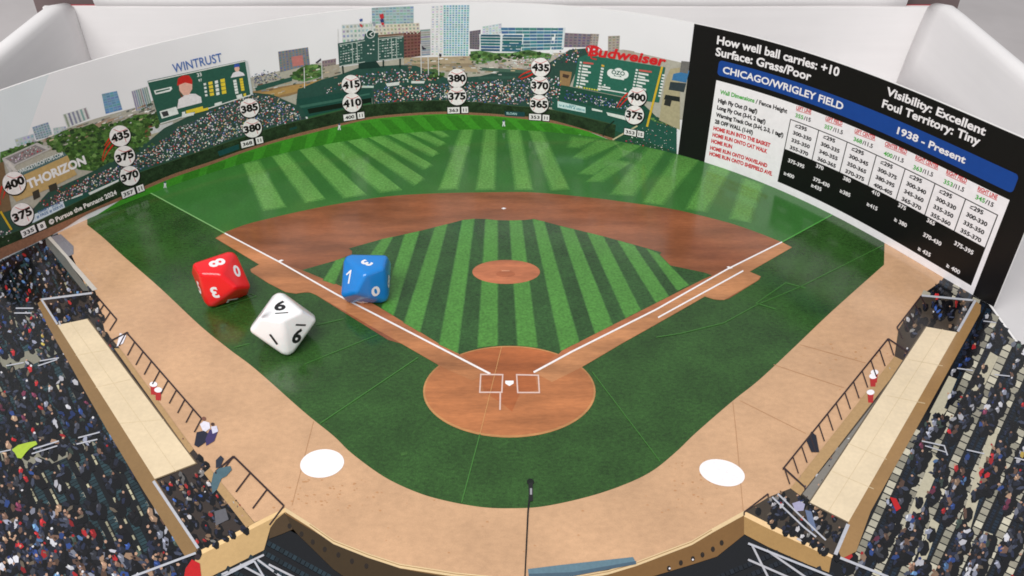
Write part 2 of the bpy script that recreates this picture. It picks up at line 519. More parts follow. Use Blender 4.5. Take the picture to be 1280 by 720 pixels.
ib = [[(420, 326), (432, 322), (418, 356), (404, 351)], [(477, 299.5), (491, 296.5), (451, 372), (433, 361)], [(506, 293.5), (524, 289.5), (492, 395), (477, 386)], [(544, 284.5), (559, 280.7), (525, 416), (505, 404)], [(578, 275.7), (593, 274), (572, 442), (549, 431)],
      [(607, 274.5), (622, 276), (622, 432.5), (597, 435)], [(637, 276), (652, 275.8), (672, 435), (647, 432.7)], [(666, 274.5), (680, 277.3), (724, 428), (701, 439)], [(700, 283), (717, 287), (766, 406.5), (744, 417.5)],
      [(734, 291), (754, 296), (801, 388.5), (782, 398)], [(772, 301), (792, 306.5), (836, 371), (820, 379)], [(808, 311), (822, 317), (861, 357), (847, 364)]]
field('mown_edge_print', 10.95, [((60, 108, 48), feather(p, .9, 0)) for p in ib], M['mown'])
field('mown_band_print', 11.8, [((74, 130, 54), feather(p, -.5, 0)) for p in ib], M['mown'])
field('mound_print', 12.7, [((186, 112, 76), circ((632.7, 340.5), 42.3, 15, n=40))], M['dirt'])
field('mound_wear_print', 12.8, [((170, 98, 64), circ((632, 343), 12, 4, n=20)), ((212, 150, 116), [(627, 338.5), (637, 338.5), (637, 339.6), (627, 339.6)])], M['dirt'])

wh = (236, 232, 232)
def line(name, pts, w, c=wh, layer=13, w1=None):
    return field(name, layer, [(c, p) for p in stroke(pts, w, w1)], M['print'])
line('foul_line_print', [(281, 292), (347.5, 327), (422.5, 369.5), (557, 439), (613, 468)], 1.6, w1=2.4)
line('foul_line_print', [(977.5, 303), (910, 336.5), (820, 387.5), (715, 440), (667, 466)], 1.6, w1=2.4)
line('runner_lane_print', [(929, 339), (822.5, 397.5)], 1.8)
line('foul_line_print', [(187, 241), (281, 292)], 1.3, (128, 176, 112))
line('foul_line_print', [(977.5, 303), (1040, 269)], 1.3, (84, 160, 72))
field('third_base_print', 13.5, [(wh, [(346, 327), (352, 325), (355, 326), (349, 328.6)])])
field('first_base_print', 13.5, [(wh, [(908, 334), (911, 333.5), (916, 335.5), (912, 336.8)])])
field('second_base_print', 13.5, [(wh, [(626.5, 261), (629.5, 259.9), (633, 261), (629.5, 262.3)])])
field('home_plate_print', 13.5, [((242, 240, 240), [(631.6, 476.5), (642, 476.5), (642, 480), (636.7, 483.2), (631.6, 480)])])
cl_ = (214, 186, 176)
for q in ([(601, 468.6), (628.4, 469), (627.3, 491), (599.7, 491)], [(645.8, 469), (672.9, 469.7), (674.2, 491.3), (647.2, 491.3)]):
    field('batters_box_print', 13.2, [(cl_, p) for p in stroke(q + [q[0]], 1.7)])
line('catcher_line_print', [(625.4, 491), (625, 513)], 1.9, cl_)
gl = (66, 118, 52)
for pts, w in (([(400, 530), (523, 447)], 1.1), ([(600, 543), (577, 629)], 1.3), ([(740, 465), (825, 577)], .9), ([(820, 422), (852, 417), (905, 404), (945, 382), (1000, 359), (1104, 307)], .9),
               ([(970, 387), (945, 379.5), (982, 354), (1007, 360.5)], 1.1), ([(312, 367), (320.6, 370.6), (297, 378), (270, 386)], 1.0), ([(395, 407), (430, 399)], .8), ([(380, 456), (442, 431), (472, 419)], .8), ([(292, 435), (312, 430)], .8)):
    line('cable_line_print', pts, w, gl, 13.1)
line('cable_line_print', [(600, 543), (627, 434)], .7, (200, 150, 96), 13.1)
# seams in the track
for pts in ([(392, 527), (365, 632)], [(916, 503), (920, 540), (929, 639)], [(967, 456), (1012, 471), (1055, 485)], [(1000, 431), (1082, 454)], [(925, 501), (1007, 542)]):
    line('track_seam_print', pts, .8, (172, 130, 94), 5)
sp = []
for k in range(150):
    x = rng.choice([rng.gauss(410, 30), rng.gauss(860, 28), rng.gauss(600, 120), rng.gauss(1070, 40)]); y = {0: 0}.get(1, 0) or rng.uniform(600, 700)
    if x > 1000: y = rng.uniform(430, 500)
    if x < 480: y = rng.uniform(598, 640)
    if 800 < x < 930: y = rng.uniform(575, 650)
    if not inside(track, np.array([x]), np.array([y]))[0] or inside(grassL, np.array([x]), np.array([y]))[0]: continue
    r = rng.uniform(.4, 1.3)
    sp.append(((184, 138, 98), blob(x, y, r * 1.6, r * .8, 0.1), 0))
fast_ink('footprint_print', board, BOARD, 5.3, sp, 'stuff')
field('on_deck_circle_print', 7.2, [((240, 236, 238), circ((402.7, 579.7), 27.6, 17.6, -8, n=48))])
field('on_deck_circle_print', 7.2, [((240, 236, 238), circ((902.5, 591.3), 29, 16, 14, n=48))])
field('dirt_clod_print', 6, [((60, 100, 44), [(500, 567), (504, 565), (510, 564.5), (509, 568), (502, 570)])], M['mown'])

# ---- boom camera hanging over the field (printed)
field('boom_camera_print', 14, [((22, 20, 22), p) for p in stroke([(663, 612), (660, 640), (656, 724)], 2.4, 1.6)] +
      [((14, 22, 16), circ((663, 603), 4.5, 4)), ((30, 30, 32), [(660.5, 604), (666, 604), (666, 627), (661, 628)]), ((150, 150, 156), [(662.5, 611), (665, 611), (665, 619), (662.5, 619)])])
field('tarp_roll_print', 14, [((92, 120, 134), [(660, 712), (700, 707), (791, 697), (795, 704), (760, 710), (715, 719), (661, 722)]), ((70, 92, 108), [(661, 718), (715, 716), (795, 702), (795, 706), (715, 721), (661, 724)])])

# ---- printed low walls at the bottom
def band(name, layer, top, low, c, mat=None):
    return field(name, layer, [(c, list(top) + list(low)[::-1])], mat)
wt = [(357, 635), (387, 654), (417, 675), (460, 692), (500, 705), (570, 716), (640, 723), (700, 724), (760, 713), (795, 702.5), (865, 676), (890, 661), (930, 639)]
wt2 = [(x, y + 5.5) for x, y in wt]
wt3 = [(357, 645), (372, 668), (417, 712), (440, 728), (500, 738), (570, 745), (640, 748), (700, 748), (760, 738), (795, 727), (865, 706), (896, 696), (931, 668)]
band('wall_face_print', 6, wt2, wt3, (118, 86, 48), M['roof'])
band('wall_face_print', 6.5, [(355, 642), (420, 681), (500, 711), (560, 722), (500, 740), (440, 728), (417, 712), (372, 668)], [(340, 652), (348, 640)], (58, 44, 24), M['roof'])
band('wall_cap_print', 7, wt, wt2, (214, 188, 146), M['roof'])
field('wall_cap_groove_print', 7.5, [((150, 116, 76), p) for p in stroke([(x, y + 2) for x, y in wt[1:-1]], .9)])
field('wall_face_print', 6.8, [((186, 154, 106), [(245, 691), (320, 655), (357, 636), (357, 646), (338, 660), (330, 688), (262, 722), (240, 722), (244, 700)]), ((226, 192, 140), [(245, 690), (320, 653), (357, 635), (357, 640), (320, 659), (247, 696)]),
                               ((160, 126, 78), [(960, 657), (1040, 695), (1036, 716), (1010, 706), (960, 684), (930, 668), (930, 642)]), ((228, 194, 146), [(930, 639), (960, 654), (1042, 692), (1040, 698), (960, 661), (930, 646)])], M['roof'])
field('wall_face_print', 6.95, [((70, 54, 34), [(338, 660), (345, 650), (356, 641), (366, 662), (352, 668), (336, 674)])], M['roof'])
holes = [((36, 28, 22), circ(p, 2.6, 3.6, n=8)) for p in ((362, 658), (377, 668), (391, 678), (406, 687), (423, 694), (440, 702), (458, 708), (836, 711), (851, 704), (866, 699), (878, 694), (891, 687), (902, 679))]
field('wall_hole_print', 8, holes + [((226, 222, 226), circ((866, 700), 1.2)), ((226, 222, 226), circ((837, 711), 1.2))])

# ---- seats and crowd on the board
REG_L = [(0, 322), (30, 310), (72, 294), (88, 318), (96, 340), (118, 368), (52, 376), (50, 384), (58, 402), (136, 540), (180, 612), (236, 694), (244, 720), (240, 760), (-80, 760), (-80, 330)]
REG_R = [(1150, 372), (1176, 352), (1195, 345), (1290, 445), (1340, 500), (1340, 760), (1060, 760), (1052, 700), (1070, 690), (1087, 640), (1122, 577), (1150, 530), (1226, 390), (1218, 376)]
PIT_L = [(52, 376), (118, 366), (124, 385), (131, 414), (150, 436), (242, 562), (262, 586), (318, 654), (247, 690), (194, 602), (246, 580), (110, 399), (72, 407)]
PIT_R = [(1150, 371), (1218, 376), (1196, 416), (1157, 409), (1010, 630), (1060, 654), (1050, 698), (1040, 694), (932, 640), (960, 622), (988, 611), (1118, 446), (1123, 412)]
REG_B = [(250, 722), (262, 722), (332, 686), (345, 665), (357, 660), (372, 668), (417, 712), (440, 730), (640, 752), (700, 752), (795, 729), (865, 708), (900, 696), (931, 668), (1010, 706), (1055, 720), (1060, 770), (240, 770)]
concrete = (150, 146, 130)
seat = (34, 52, 58)
rowsL = []; crowd_items = []
def people(reg, step, size, ang, pal, dens, sub=0, dark=True, headless=False, seats=False):
    out = []
    P = np.array(reg, float)
    x0, y0 = P.min(0); x1, y1 = P.max(0)
    ca, sa = math.cos(ang), math.sin(ang)
    cx, cy = (x0 + x1) / 2, (y0 + y1) / 2; R = max(x1 - x0, y1 - y0)
    nx = int(R / step[0]) + 2; ny = int(R / step[1]) + 2
    gx, gy = np.meshgrid(np.arange(-nx, nx), np.arange(-ny, ny))
    ux = gx.ravel() * step[0]; uy = gy.ravel() * step[1]
    X = cx + ux * ca - uy * sa; Y = cy + ux * sa + uy * ca
    ok = inside(reg, X, Y)
    for x, y in zip(X[ok], Y[ok]):
        s = size(x, y) if callable(size) else size
        x += rng.gauss(0, step[0] * .28); y += rng.gauss(0, step[1] * .28)
        if rng.random() > dens(x, y): continue
        c = rng.choices([p[0] for p in pal], [p[1] for p in pal])[0]
        c = tuple(max(0, min(255, v + rng.randint(-14, 14))) for v in c)
        k = rng.uniform(.7, 1.25)
        if dark:
            out.append(((14, 15, 20), blob(x + s * .5, y + s * .5, s * .9 * k, s * .62 * k, ang), sub))
        out.append((c, blob(x, y, s * .55 * k, s * .42 * k, ang + rng.uniform(-.8, .8)), sub + 1))
        if rng.random() < .35:
            c2 = tuple(min(255, int(v * 1.35) + 14) for v in c)
            out.append((c2, blob(x - s * .2, y - s * .15, s * .26, s * .2, ang), sub + 2))
        if not headless and rng.random() < .75:
            hc = rng.choices([(196, 158, 134), (150, 110, 90), (30, 24, 24), (70, 50, 38), (226, 222, 222), (40, 56, 120), (170, 34, 36)], [5, 3, 5, 3, 1.5, 1, 1])[0]
            out.append((hc, blob(x + rng.uniform(-.3, .3) * s, y - s * .5 * k, s * .22, s * .22, 0), sub + 2))
    return out
PAL = [((32, 36, 50), 28), ((18, 18, 22), 26), ((58, 60, 70), 10), ((40, 62, 116), 5), ((78, 110, 152), 3), ((160, 34, 38), 5), ((186, 186, 194), 5), ((134, 138, 154), 6), ((100, 76, 64), 6), ((150, 122, 100), 4), ((100, 44, 66), 1.5), ((58, 72, 66), 3), ((170, 146, 70), .6)]

# seat rows (left stand): long dark teal bands running down to the right with pale treads between
itL = []
def rows(reg, p0, dirv, gap, n, w, c, jag, length, layer, phase=0):
    """rows of seats as chains of small blocks"""
    out = []
    d = np.array(dirv, float); d /= np.linalg.norm(d); nrm = np.array([-d[1], d[0]])
    for i in range(n):
        a = np.array(p0, float) + nrm * gap * i
        k = 0.0
        while k < length:
            p = a + d * k
            if inside(reg, np.array([p[0]]), np.array([p[1]]))[0]:
                fk = rng.uniform(.75, 1.25); cc = tuple(int(v * fk) for v in c)
                q0 = p - d * jag * .42; q1 = p + d * jag * .42
                out.append((cc, [tuple(q0 - nrm * w / 2), tuple(q1 - nrm * w / 2), tuple(q1 + nrm * w / 2), tuple(q0 + nrm * w / 2)], layer))
            k += jag
    return out
itL += rows(REG_L, (240, 300), (0.5, 1), 22, 22, 3.0, (126, 126, 116), 9, 760, 0)[::3]
itL += rows(REG_L, (129, 104), (0.5, 1), 22, 22, 2.6, (150, 146, 122), 7.5, 760, 1)
itL = [q for q in itL if rng.random() < .5]
itL += rows(REG_L, (136, 100), (0.5, 1), 22, 22, 9, (34, 54, 60), 4.2, 760, 1)
fast_ink('seat_row_print', board, BOARD, 2, itL, 'stuff')
itR = []
dr = (-0.46, 1)
itR += rows(REG_R, (1556, 363), dr, 30, 24, 10.0, (158, 154, 138), 9, 620, 0)
itR += rows(REG_R, (1546, 359), dr, 30, 24, 5.5, (24, 38, 52), 4.0, 620, 1)
itR += rows(REG_R, (1538, 356), dr, 30, 24, 4.5, (20, 30, 44), 4.0, 620, 1)
fast_ink('seat_row_print', board, BOARD, 2, itR, 'stuff')
# landings between the blocks of seats
field('landing_print', 4.6, [((128, 126, 112), q) for q in ([(0, 445), (30, 440), (62, 432), (72, 442), (36, 458), (0, 468)], [(0, 566), (60, 566), (112, 548), (120, 556), (60, 582), (0, 590)], [(14, 398), (50, 390), (56, 398), (14, 412)])] +
      [((178, 172, 150), q) for q in ([(1166, 568), (1177, 577), (1136, 676), (1124, 670)], [(1238, 536), (1249, 536), (1212, 664), (1198, 660)], [(1164, 648), (1174, 655), (1150, 722), (1139, 722)], [(1230, 664), (1241, 668), (1226, 724), (1214, 724)],
                                      [(1186, 470), (1196, 474), (1176, 520), (1162, 516)], [(1238, 440), (1248, 446), (1222, 500), (1212, 492)], [(1168, 505), (1184, 512), (1172, 530), (1156, 540)])])
def seated(reg, p0, dirv, gap, n, step, length, size, dens, pal, off=-3.0):
    """people sitting in rows: shadow, torso, lap, head"""
    out = []
    d = np.array(dirv, float); d /= np.linalg.norm(d); nrm = np.array([-d[1], d[0]]); ang = math.atan2(d[1], d[0])
    for i in range(n):
        a = np.array(p0, float) + nrm * (gap * i + off); k = rng.random() * step
        while k < length:
            k += step * rng.uniform(.8, 1.3)
            x, y = a + d * k + nrm * rng.gauss(0, 1.3)
            if not inside(reg, np.array([x]), np.array([y]))[0] or rng.random() > dens(x, y): continue
            s = size(x, y) * rng.uniform(.8, 1.2)
            c = rng.choices([p[0] for p in pal], [p[1] for p in pal])[0]
            j = rng.uniform(.75, 1.15); c = tuple(max(0, min(255, int(v * j))) for v in c)
            c2 = rng.choices([(18, 18, 24), (34, 40, 62), (60, 66, 84), (96, 86, 74), c], [5, 4, 3, 1, 3])[0]
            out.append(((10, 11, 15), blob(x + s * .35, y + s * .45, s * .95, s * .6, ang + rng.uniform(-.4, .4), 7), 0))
            out.append((c2, blob(x + rng.uniform(-.5, .5) * s, y + s * .5, s * .5, s * .2, rng.uniform(0, 3.1), 5), 1))
            out.append((c, blob(x, y, s * .5, s * rng.uniform(.22, .36), ang + rng.uniform(-.9, .9), 5), 1.5))
            if rng.random() < .5:
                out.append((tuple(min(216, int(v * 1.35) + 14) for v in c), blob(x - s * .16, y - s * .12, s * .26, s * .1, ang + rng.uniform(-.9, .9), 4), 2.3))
            if rng.random() < .7:
                out.append((rng.choices([(176, 140, 118), (120, 88, 72), (26, 20, 20), (64, 46, 36), (206, 204, 208), (36, 50, 104), (150, 30, 34)], [5, 4, 6, 4, 1.2, 1, .8])[0],
                            blob(x + rng.uniform(-.3, .3) * s, y - s * .42, s * .18, s * .15, rng.uniform(0, 3), 5), 2.4))
    return out
szL = lambda x, y: 5.6 + max(0, (y - 300)) / 400 * 6.5
wav = lambda x, y: math.sin(x * .055 + y * .02 + 1) * math.sin(y * .045 - x * .02)
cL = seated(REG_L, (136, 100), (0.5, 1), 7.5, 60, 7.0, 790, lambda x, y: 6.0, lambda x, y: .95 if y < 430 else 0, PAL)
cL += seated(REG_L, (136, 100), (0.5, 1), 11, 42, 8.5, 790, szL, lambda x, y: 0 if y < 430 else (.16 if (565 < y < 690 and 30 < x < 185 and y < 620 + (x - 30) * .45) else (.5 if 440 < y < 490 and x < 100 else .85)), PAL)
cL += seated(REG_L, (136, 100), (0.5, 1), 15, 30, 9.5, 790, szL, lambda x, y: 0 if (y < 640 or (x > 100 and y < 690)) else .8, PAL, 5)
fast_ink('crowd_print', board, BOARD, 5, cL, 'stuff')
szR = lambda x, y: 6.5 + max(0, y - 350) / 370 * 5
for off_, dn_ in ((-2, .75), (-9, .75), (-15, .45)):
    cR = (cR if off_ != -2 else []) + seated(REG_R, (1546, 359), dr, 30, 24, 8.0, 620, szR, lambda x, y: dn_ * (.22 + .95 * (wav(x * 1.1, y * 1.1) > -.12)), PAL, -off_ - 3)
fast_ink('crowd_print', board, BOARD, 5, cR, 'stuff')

# dugouts
field('dugout_pit_print', 8.8, [((54, 46, 42), PIT_L), ((62, 54, 46), PIT_R)])
GREY = [((120, 118, 116), 6), ((30, 34, 52), 14), ((170, 168, 172), 4), ((150, 40, 40), 2.5), ((52, 84, 150), 3), ((18, 18, 22), 12), ((120, 96, 76), 4)]
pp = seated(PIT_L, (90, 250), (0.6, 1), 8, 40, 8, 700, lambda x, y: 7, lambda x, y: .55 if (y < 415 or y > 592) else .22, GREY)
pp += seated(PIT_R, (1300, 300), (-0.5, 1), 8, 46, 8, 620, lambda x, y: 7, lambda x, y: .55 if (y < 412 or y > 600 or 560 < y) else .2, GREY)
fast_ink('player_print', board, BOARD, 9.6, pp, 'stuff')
ledge = (172, 140, 98)
field('dugout_ledge_print', 12.5, [(ledge, q) for q in ([(150, 436), (242, 562), (237, 567), (143, 436)], [(262, 586), (318, 654), (308, 660), (255, 592)], [(1118, 446), (988, 611), (1000, 620), (1130, 452)])] +
      [((124, 120, 114), q) for q in ([(1138, 446), (1150, 422), (1012, 626), (1003, 618)],)] + [((38, 32, 28), q) for q in ([(128, 416), (140, 432), (234, 566), (224, 560)],)])
field('dugout_wall_print', 13, [((134, 106, 70), [(47, 380), (54, 374), (74, 408), (196, 602), (248, 688), (232, 697), (180, 615), (134, 538), (60, 408)]),
                                ((150, 117, 76), [(1218, 376), (1226, 382), (1225, 392), (1150, 528), (1122, 578), (1088, 640), (1070, 690), (1052, 699), (1048, 690), (1060, 654), (1196, 416)])], M['roof'])
cream = (217, 198, 166)
field('dugout_roof_print', 14, [(cream, [(72, 407), (110, 399), (246, 580), (194, 600)]), ((220, 202, 172), [(1157, 409), (1196, 416), (1060, 654), (1011, 629)])], M['roof'])
field('roof_edge_print', 14.5, [((110, 94, 72), p) for p in stroke([(110, 399), (246, 580), (194, 600)], 1.6)] + [((98, 86, 70), p) for p in stroke([(1157, 409), (1011, 629), (1060, 654)], 1.6)])
field('roof_seam_print', 14.5, [((204, 184, 150), p) for a, b in (((95, 445), (134, 438)), ((120, 485), (163, 475)), ((150, 530), (205, 525)), ((88, 403), (220, 590)), ((1135, 450), (1178, 458)), ((1108, 495), (1156, 505)), ((1060, 555), (1108, 575)), ((1040, 590), (1092, 612)), ((1178, 412), (1035, 640)))
                                 for p in stroke([a, b], .8)])
# railings
dk = (48, 34, 36); rl = []
def rail(a, b, n, drop, w=2.0, c=dk):
    a = np.array(a, float); b = np.array(b, float)
    r = [(c, p) for p in stroke([a, b], w)]
    for i in range(n):
        t = i / (n - 1); p = a + (b - a) * t
        r += [(c, q) for q in stroke([p, p + np.array(drop)], w * .8)]
    return r
rl += rail((158, 416), (252, 524), 10, (-9, 17)) + rail((122, 372), (146, 400), 4, (-9, 14)) + rail((292, 571), (355, 633), 4, (-18, 24), 2.4) + rail((292, 571), (270, 590), 2, (0, 3), 2.4) + rail((160, 416), (136, 428), 2, (0, 4))
rl += rail((1110, 424), (980, 585), 13, (7, 21)) + rail((1151, 371), (1121, 410), 5, (7, 14)) + rail((1110, 424), (1134, 440), 2, (0, 3)) + rail((979, 585), (1006, 610), 2, (0, 3), 2.4)
rl += rail((930, 641), (960, 618), 2, (0, 4), 2)
field('railing_print', 15, rl)
ws = (178, 180, 188)
wr = []
for pts, w in (([(52, 375), (115, 367)], 3), ([(52, 375), (72, 406)], 3), ([(76, 408), (74, 402)], 2), ([(192, 602), (248, 686)], 4.5), ([(75, 296), (122, 352)], 0.1), ([(165, 722), (245, 692)], 3.5), ([(278, 722), (318, 702)], 3), ([(318, 702), (330, 722)], 3),
               ([(1152, 370), (1216, 376)], 3), ([(1219, 376), (1197, 415)], 4), ([(1060, 656), (1044, 694)], 6), ([(965, 622), (1005, 660), (1020, 672)], 2.6), ([(972, 618), (1010, 655), (1032, 676)], 2.6), ([(1050, 698), (1110, 722)], 4), ([(935, 680), (1040, 722)], 3.4),
               ([(20, 386), (42, 386)], 2), ([(18, 392), (40, 392)], 2), ([(48, 458), (72, 450)], 1.8), ([(50, 452), (74, 448)], 1.8), ([(8, 458), (30, 454)], 1.8), ([(0, 566), (14, 563)], 1.8), ([(42, 562), (74, 552)], 2.2), ([(40, 568), (72, 558)], 2), ([(98, 548), (125, 541)], 2), ([(96, 556), (122, 550)], 2),
               ([(1152, 552), (1180, 558), (1184, 570)], 2), ([(1156, 558), (1182, 566)], 1.6), ([(1208, 563), (1230, 568)], 2), ([(1268, 573), (1285, 577)], 2), ([(1229, 402), (1245, 404)], 1.6), ([(1196, 461), (1216, 464)], 1.8), ([(1243, 469), (1262, 471)], 1.8)):
    wr += [(ws, p) for p in stroke(pts, w * .8)]
field('white_rail_print', 15.5, wr)
field('awning_print', 9, [((124, 122, 128), [(64, 296), (76, 293), (92, 308), (92, 318), (84, 322)]), ((190, 184, 176), [(55, 293), (60, 292), (122, 362), (116, 364)]), ((96, 96, 92), [(58, 306), (56, 294), (82, 322), (112, 364), (104, 364)])])
# coolers, vest, men by the rail
sm = []
for x, y in ((192, 481), (198, 488), (1093, 466), (1091, 471), (1088, 491)):
    sm += [((170, 40, 40), [(x - 4, y), (x + 4, y), (x + 3, y + 13), (x - 3, y + 13)]), ((238, 236, 240), circ((x, y), 5, 3.4, n=10))]
field('water_cooler_print', 13, [s for s in sm])
vp = [((160, 186, 58), [(15, 563), (23, 557), (34, 554), (45, 552), (47, 556), (38, 561), (33, 566), (27, 574), (22, 573), (19, 567)]), ((180, 26, 30), [(232, 712), (240, 700), (250, 705), (252, 724), (230, 724)]), ((44, 34, 40), circ((247, 697), 4, 4, n=8)),
      ((230, 228, 236), [(150, 417), (158, 420), (154, 430), (146, 434)]), ((216, 214, 226), [(250, 531), (255, 527), (262, 529), (263, 536), (255, 542)]), ((34, 36, 52), [(246, 541), (255, 539), (261, 543), (259, 552), (248, 560), (243, 557)]), ((120, 80, 66), circ((255, 524), 2.8, 2.6, n=8)), ((62, 52, 96), [(262, 538), (268, 536), (272, 541), (268, 552), (258, 558), (257, 550)]), ((206, 204, 222), [(264, 534), (271, 533), (273, 540), (266, 543)]), ((70, 48, 44), circ((266, 531), 2.4, 2.2, n=8)),
      ((30, 32, 44), [(1014, 540), (1020, 545), (1024, 566), (1014, 566), (1008, 552)]), ((74, 100, 110), [(267, 592), (274, 586), (288, 583), (290, 588), (283, 596), (277, 599), (272, 612), (266, 618), (264, 606)]), ((40, 46, 60), [(270, 576), (276, 570), (280, 574), (276, 584), (270, 586)]), ((92, 92, 98), [(268, 640), (282, 636), (286, 650), (270, 658)]),
      ((176, 24, 28), [(1112, 622), (1120, 624), (1126, 636), (1120, 640)]), ((158, 156, 184), [(990, 630), (999, 627), (1006, 631), (1004, 639), (994, 640)]), ((96, 110, 140), [(1006, 638), (1014, 640), (1020, 662), (1015, 665), (1009, 650)])]
field('figure_print', 14.8, vp)

# lower stands at the bottom edge
it = rows(REG_B, (300, 660), (1, .55), 13, 14, 6, (28, 42, 50), 6, 500, 0) + rows(REG_B, (760, 780), (1, -.42), 13, 14, 6, (22, 28, 36), 6, 400, 0)
fast_ink('seat_row_print', board, BOARD, 8.6, it, 'stuff')
field('steel_frame_print', 9.3, [((176, 176, 182), p) for pts in ([(270, 722), (330, 694)], [(300, 706), (330, 722)], [(322, 700), (352, 722)], [(336, 706), (368, 722)], [(940, 682), (960, 722)], [(958, 688), (1010, 724)], [(935, 700), (990, 724)]) for p in stroke(pts, 2.6)])

# ------------------------------------------------------------------ the curved card
T = 0.0007
V = []; Fq = []
for i in range(NG + 1):
    for (o, z) in ((0, 0.00002), (0, STRIP_H), (-T, STRIP_H), (-T, 0.00002)):
        V.append((GX[i] + o * GNX[i], GY[i] + o * GNY[i], z))
for i in range(NG):
    for j in range(4):
        a, b = i * 4 + j, i * 4 + (j + 1) % 4
        Fq.append((a, b, b + 4, a + 4))
Fq += [(3, 2, 1, 0), tuple(NG * 4 + j for j in range(4))]
card = mesh_obj('backdrop_card', V, Fq, M['white_card'])
tag(card, label='curved card printed with a stadium skyline and black info panel, standing behind the board', category='card')
zt = STRIP_H - 0.0002
s_end = on_card([(868, 28)])[0][0] * .5 + on_card([(848, 190)])[0][0] * .5

def cp(name, layer, items, mat=None, **k):
    return ink(name, card, CARD, layer, items, mat, **k)

# sky
cp('sky_print', 1, [((232, 231, 235), [(0.0002, 0.0001), (s_end, 0.0001), (s_end, zt), (0.0002, zt)])], M['skyprint'], native=True)
s60 = on_card([(70, 120)])[0][0]
cp('sky_tint_print', 1.5, [((220, 226, 231), [(0.0002, 0.02), (s60 * .6, 0.02), (s60, zt), (0.0002, zt)])], M['skyprint'], native=True)

# distant ground and roofs
cp('city_print', 2, [((176, 172, 160), [(-20, 205), (20, 184), (60, 172), (84, 160), (120, 148), (170, 134), (200, 122), (300, 100), (352, 88), (402, 78), (425, 84), (505, 73), (590, 70), (640, 66), (700, 66), (780, 62), (860, 80), (860, 150), (400, 130), (0, 300)])])
def facade(name, q, wall, glass, nx, ny, fx=.55, fy=.5, layer=3):
    q = [np.array(p, float) for p in q]   # tl tr br bl
    items = [(wall, [tuple(p) for p in q])]
    win = []
    def bl(u, v): return tuple((q[0] * (1 - u) + q[1] * u) * (1 - v) + (q[3] * (1 - u) + q[2] * u) * v)
    for i in range(nx):
        for j in range(ny):
            u0 = (i + (1 - fx) / 2) / nx; u1 = (i + (1 + fx) / 2) / nx; v0 = (j + (1 - fy) / 2) / ny; v1 = (j + (1 + fy) / 2) / ny
            g = tuple(max(0, min(255, int(v * rng.uniform(.85, 1.12)))) for v in glass)
            win.append((g, [bl(u0, v0), bl(u1, v0), bl(u1, v1), bl(u0, v1)], 0))
    o = cp(name, layer, items)
    if win:
        fast_ink('window_print', o, CARD, layer + 1, win, 'stuff' if nx * ny > 40 else None)
    return o
facade('tower_print', [(18, 174), (42, 167), (44, 178), (21, 183)], (188, 196, 204), (170, 180, 190), 5, 2)
facade('tower_print', [(40, 159), (60, 152.5), (66, 170), (45, 175)], (166, 180, 192), (120, 142, 158), 6, 6)
facade('tower_print', [(66, 160), (82, 157.5), (85, 166), (68, 172)], (190, 198, 202), (170, 182, 190), 5, 3)
facade('tower_print', [(78, 143), (108, 134), (113, 148), (84, 160)], (208, 210, 210), (132, 146, 158), 6, 1, .5, .92)
facade('tower_print', [(127, 117.5), (146, 113.5), (153, 137), (132, 142.5)], (126, 162, 190), (106, 146, 180), 4, 8, .8, .6)
facade('tower_print', [(164, 114), (184, 108), (191, 134), (170, 139)], (186, 188, 190), (128, 138, 150), 8, 1, .5, .95)
facade('office_print', [(347.5, 64.5), (385, 59), (387.5, 81), (350, 90.5)], (136, 128, 124), (96, 124, 150), 9, 8, .5, .6)
cp('sign_print', 5, [((190, 120, 116), [(364, 71), (378, 69), (380, 81), (366, 83)])])
facade('office_print', [(402, 76), (420, 73), (420, 84), (402, 85)], (142, 128, 128), (120, 108, 110), 5, 2)
facade('office_print', [(427, 31), (470, 28), (472, 52), (428, 54)], (206, 210, 208), (164, 176, 178), 9, 4)
facade('tower_print', [(464.5, 9.5), (517, 7.5), (517, 30), (465, 30)], (166, 188, 192), (140, 166, 174), 12, 6, .8, .5)
facade('hotel_print', [(468, 31), (524, 28.5), (525, 42), (470, 44)], (208, 202, 186), (158, 156, 150), 12, 3, .5, .5, 3.3)
facade('office_print', [(472, 43), (506, 40), (506, 73), (472, 73)], (172, 156, 144), (110, 82, 76), 1, 8, .95, .5, 3.1)
facade('office_print', [(504, 40), (526, 39), (526, 70), (505, 73)], (124, 84, 78), (92, 58, 56), 5, 8, .7, .5, 3.2)
facade('tower_print', [(525, 37), (538, 36), (538, 69), (526, 70)], (176, 176, 178), (142, 146, 152), 1, 12, .95, .5)
facade('tower_print', [(539, 7.5), (554, 6.5), (554, 69), (538, 69)], (222, 222, 224), (186, 192, 196), 3, 20, .4, .5)
facade('tower_print', [(554, 6.3), (587, 6), (585.5, 70), (554, 69.5)], (206, 220, 224), (112, 166, 182), 9, 22, .62, .66)
facade('office_print', [(587, 39), (601, 37), (599, 62), (587, 61)], (120, 112, 120), (90, 88, 100), 4, 8)
facade('office_print', [(603, 33), (627, 29), (627, 42), (603, 44)], (202, 210, 214), (180, 196, 202), 6, 4, layer=3.1)
facade('glass_block_print', [(626, 34), (707, 34.5), (704, 62), (630, 64)], (196, 212, 216), (66, 120, 142), 9, 7, .97, .72, 3.3)
cp('pillar_print', 5, [((226, 230, 232), [(692, 33), (696, 33), (691, 68), (687, 68)]), ((210, 218, 222), [(704, 34.5), (707, 34.5), (704, 60), (702, 61)])])
facade('glass_block_print', [(599, 42.5), (655, 43), (652, 65), (600, 64)], (214, 222, 224), (50, 98, 122), 2, 6, .9, .74, 5.2)
cp('pillar_print', 7, [((224, 228, 230), [(619, 43), (622, 43), (621, 64), (618, 64)]), ((224, 228, 230), [(599, 42.5), (655, 42), (655, 44), (599, 44.5)])])
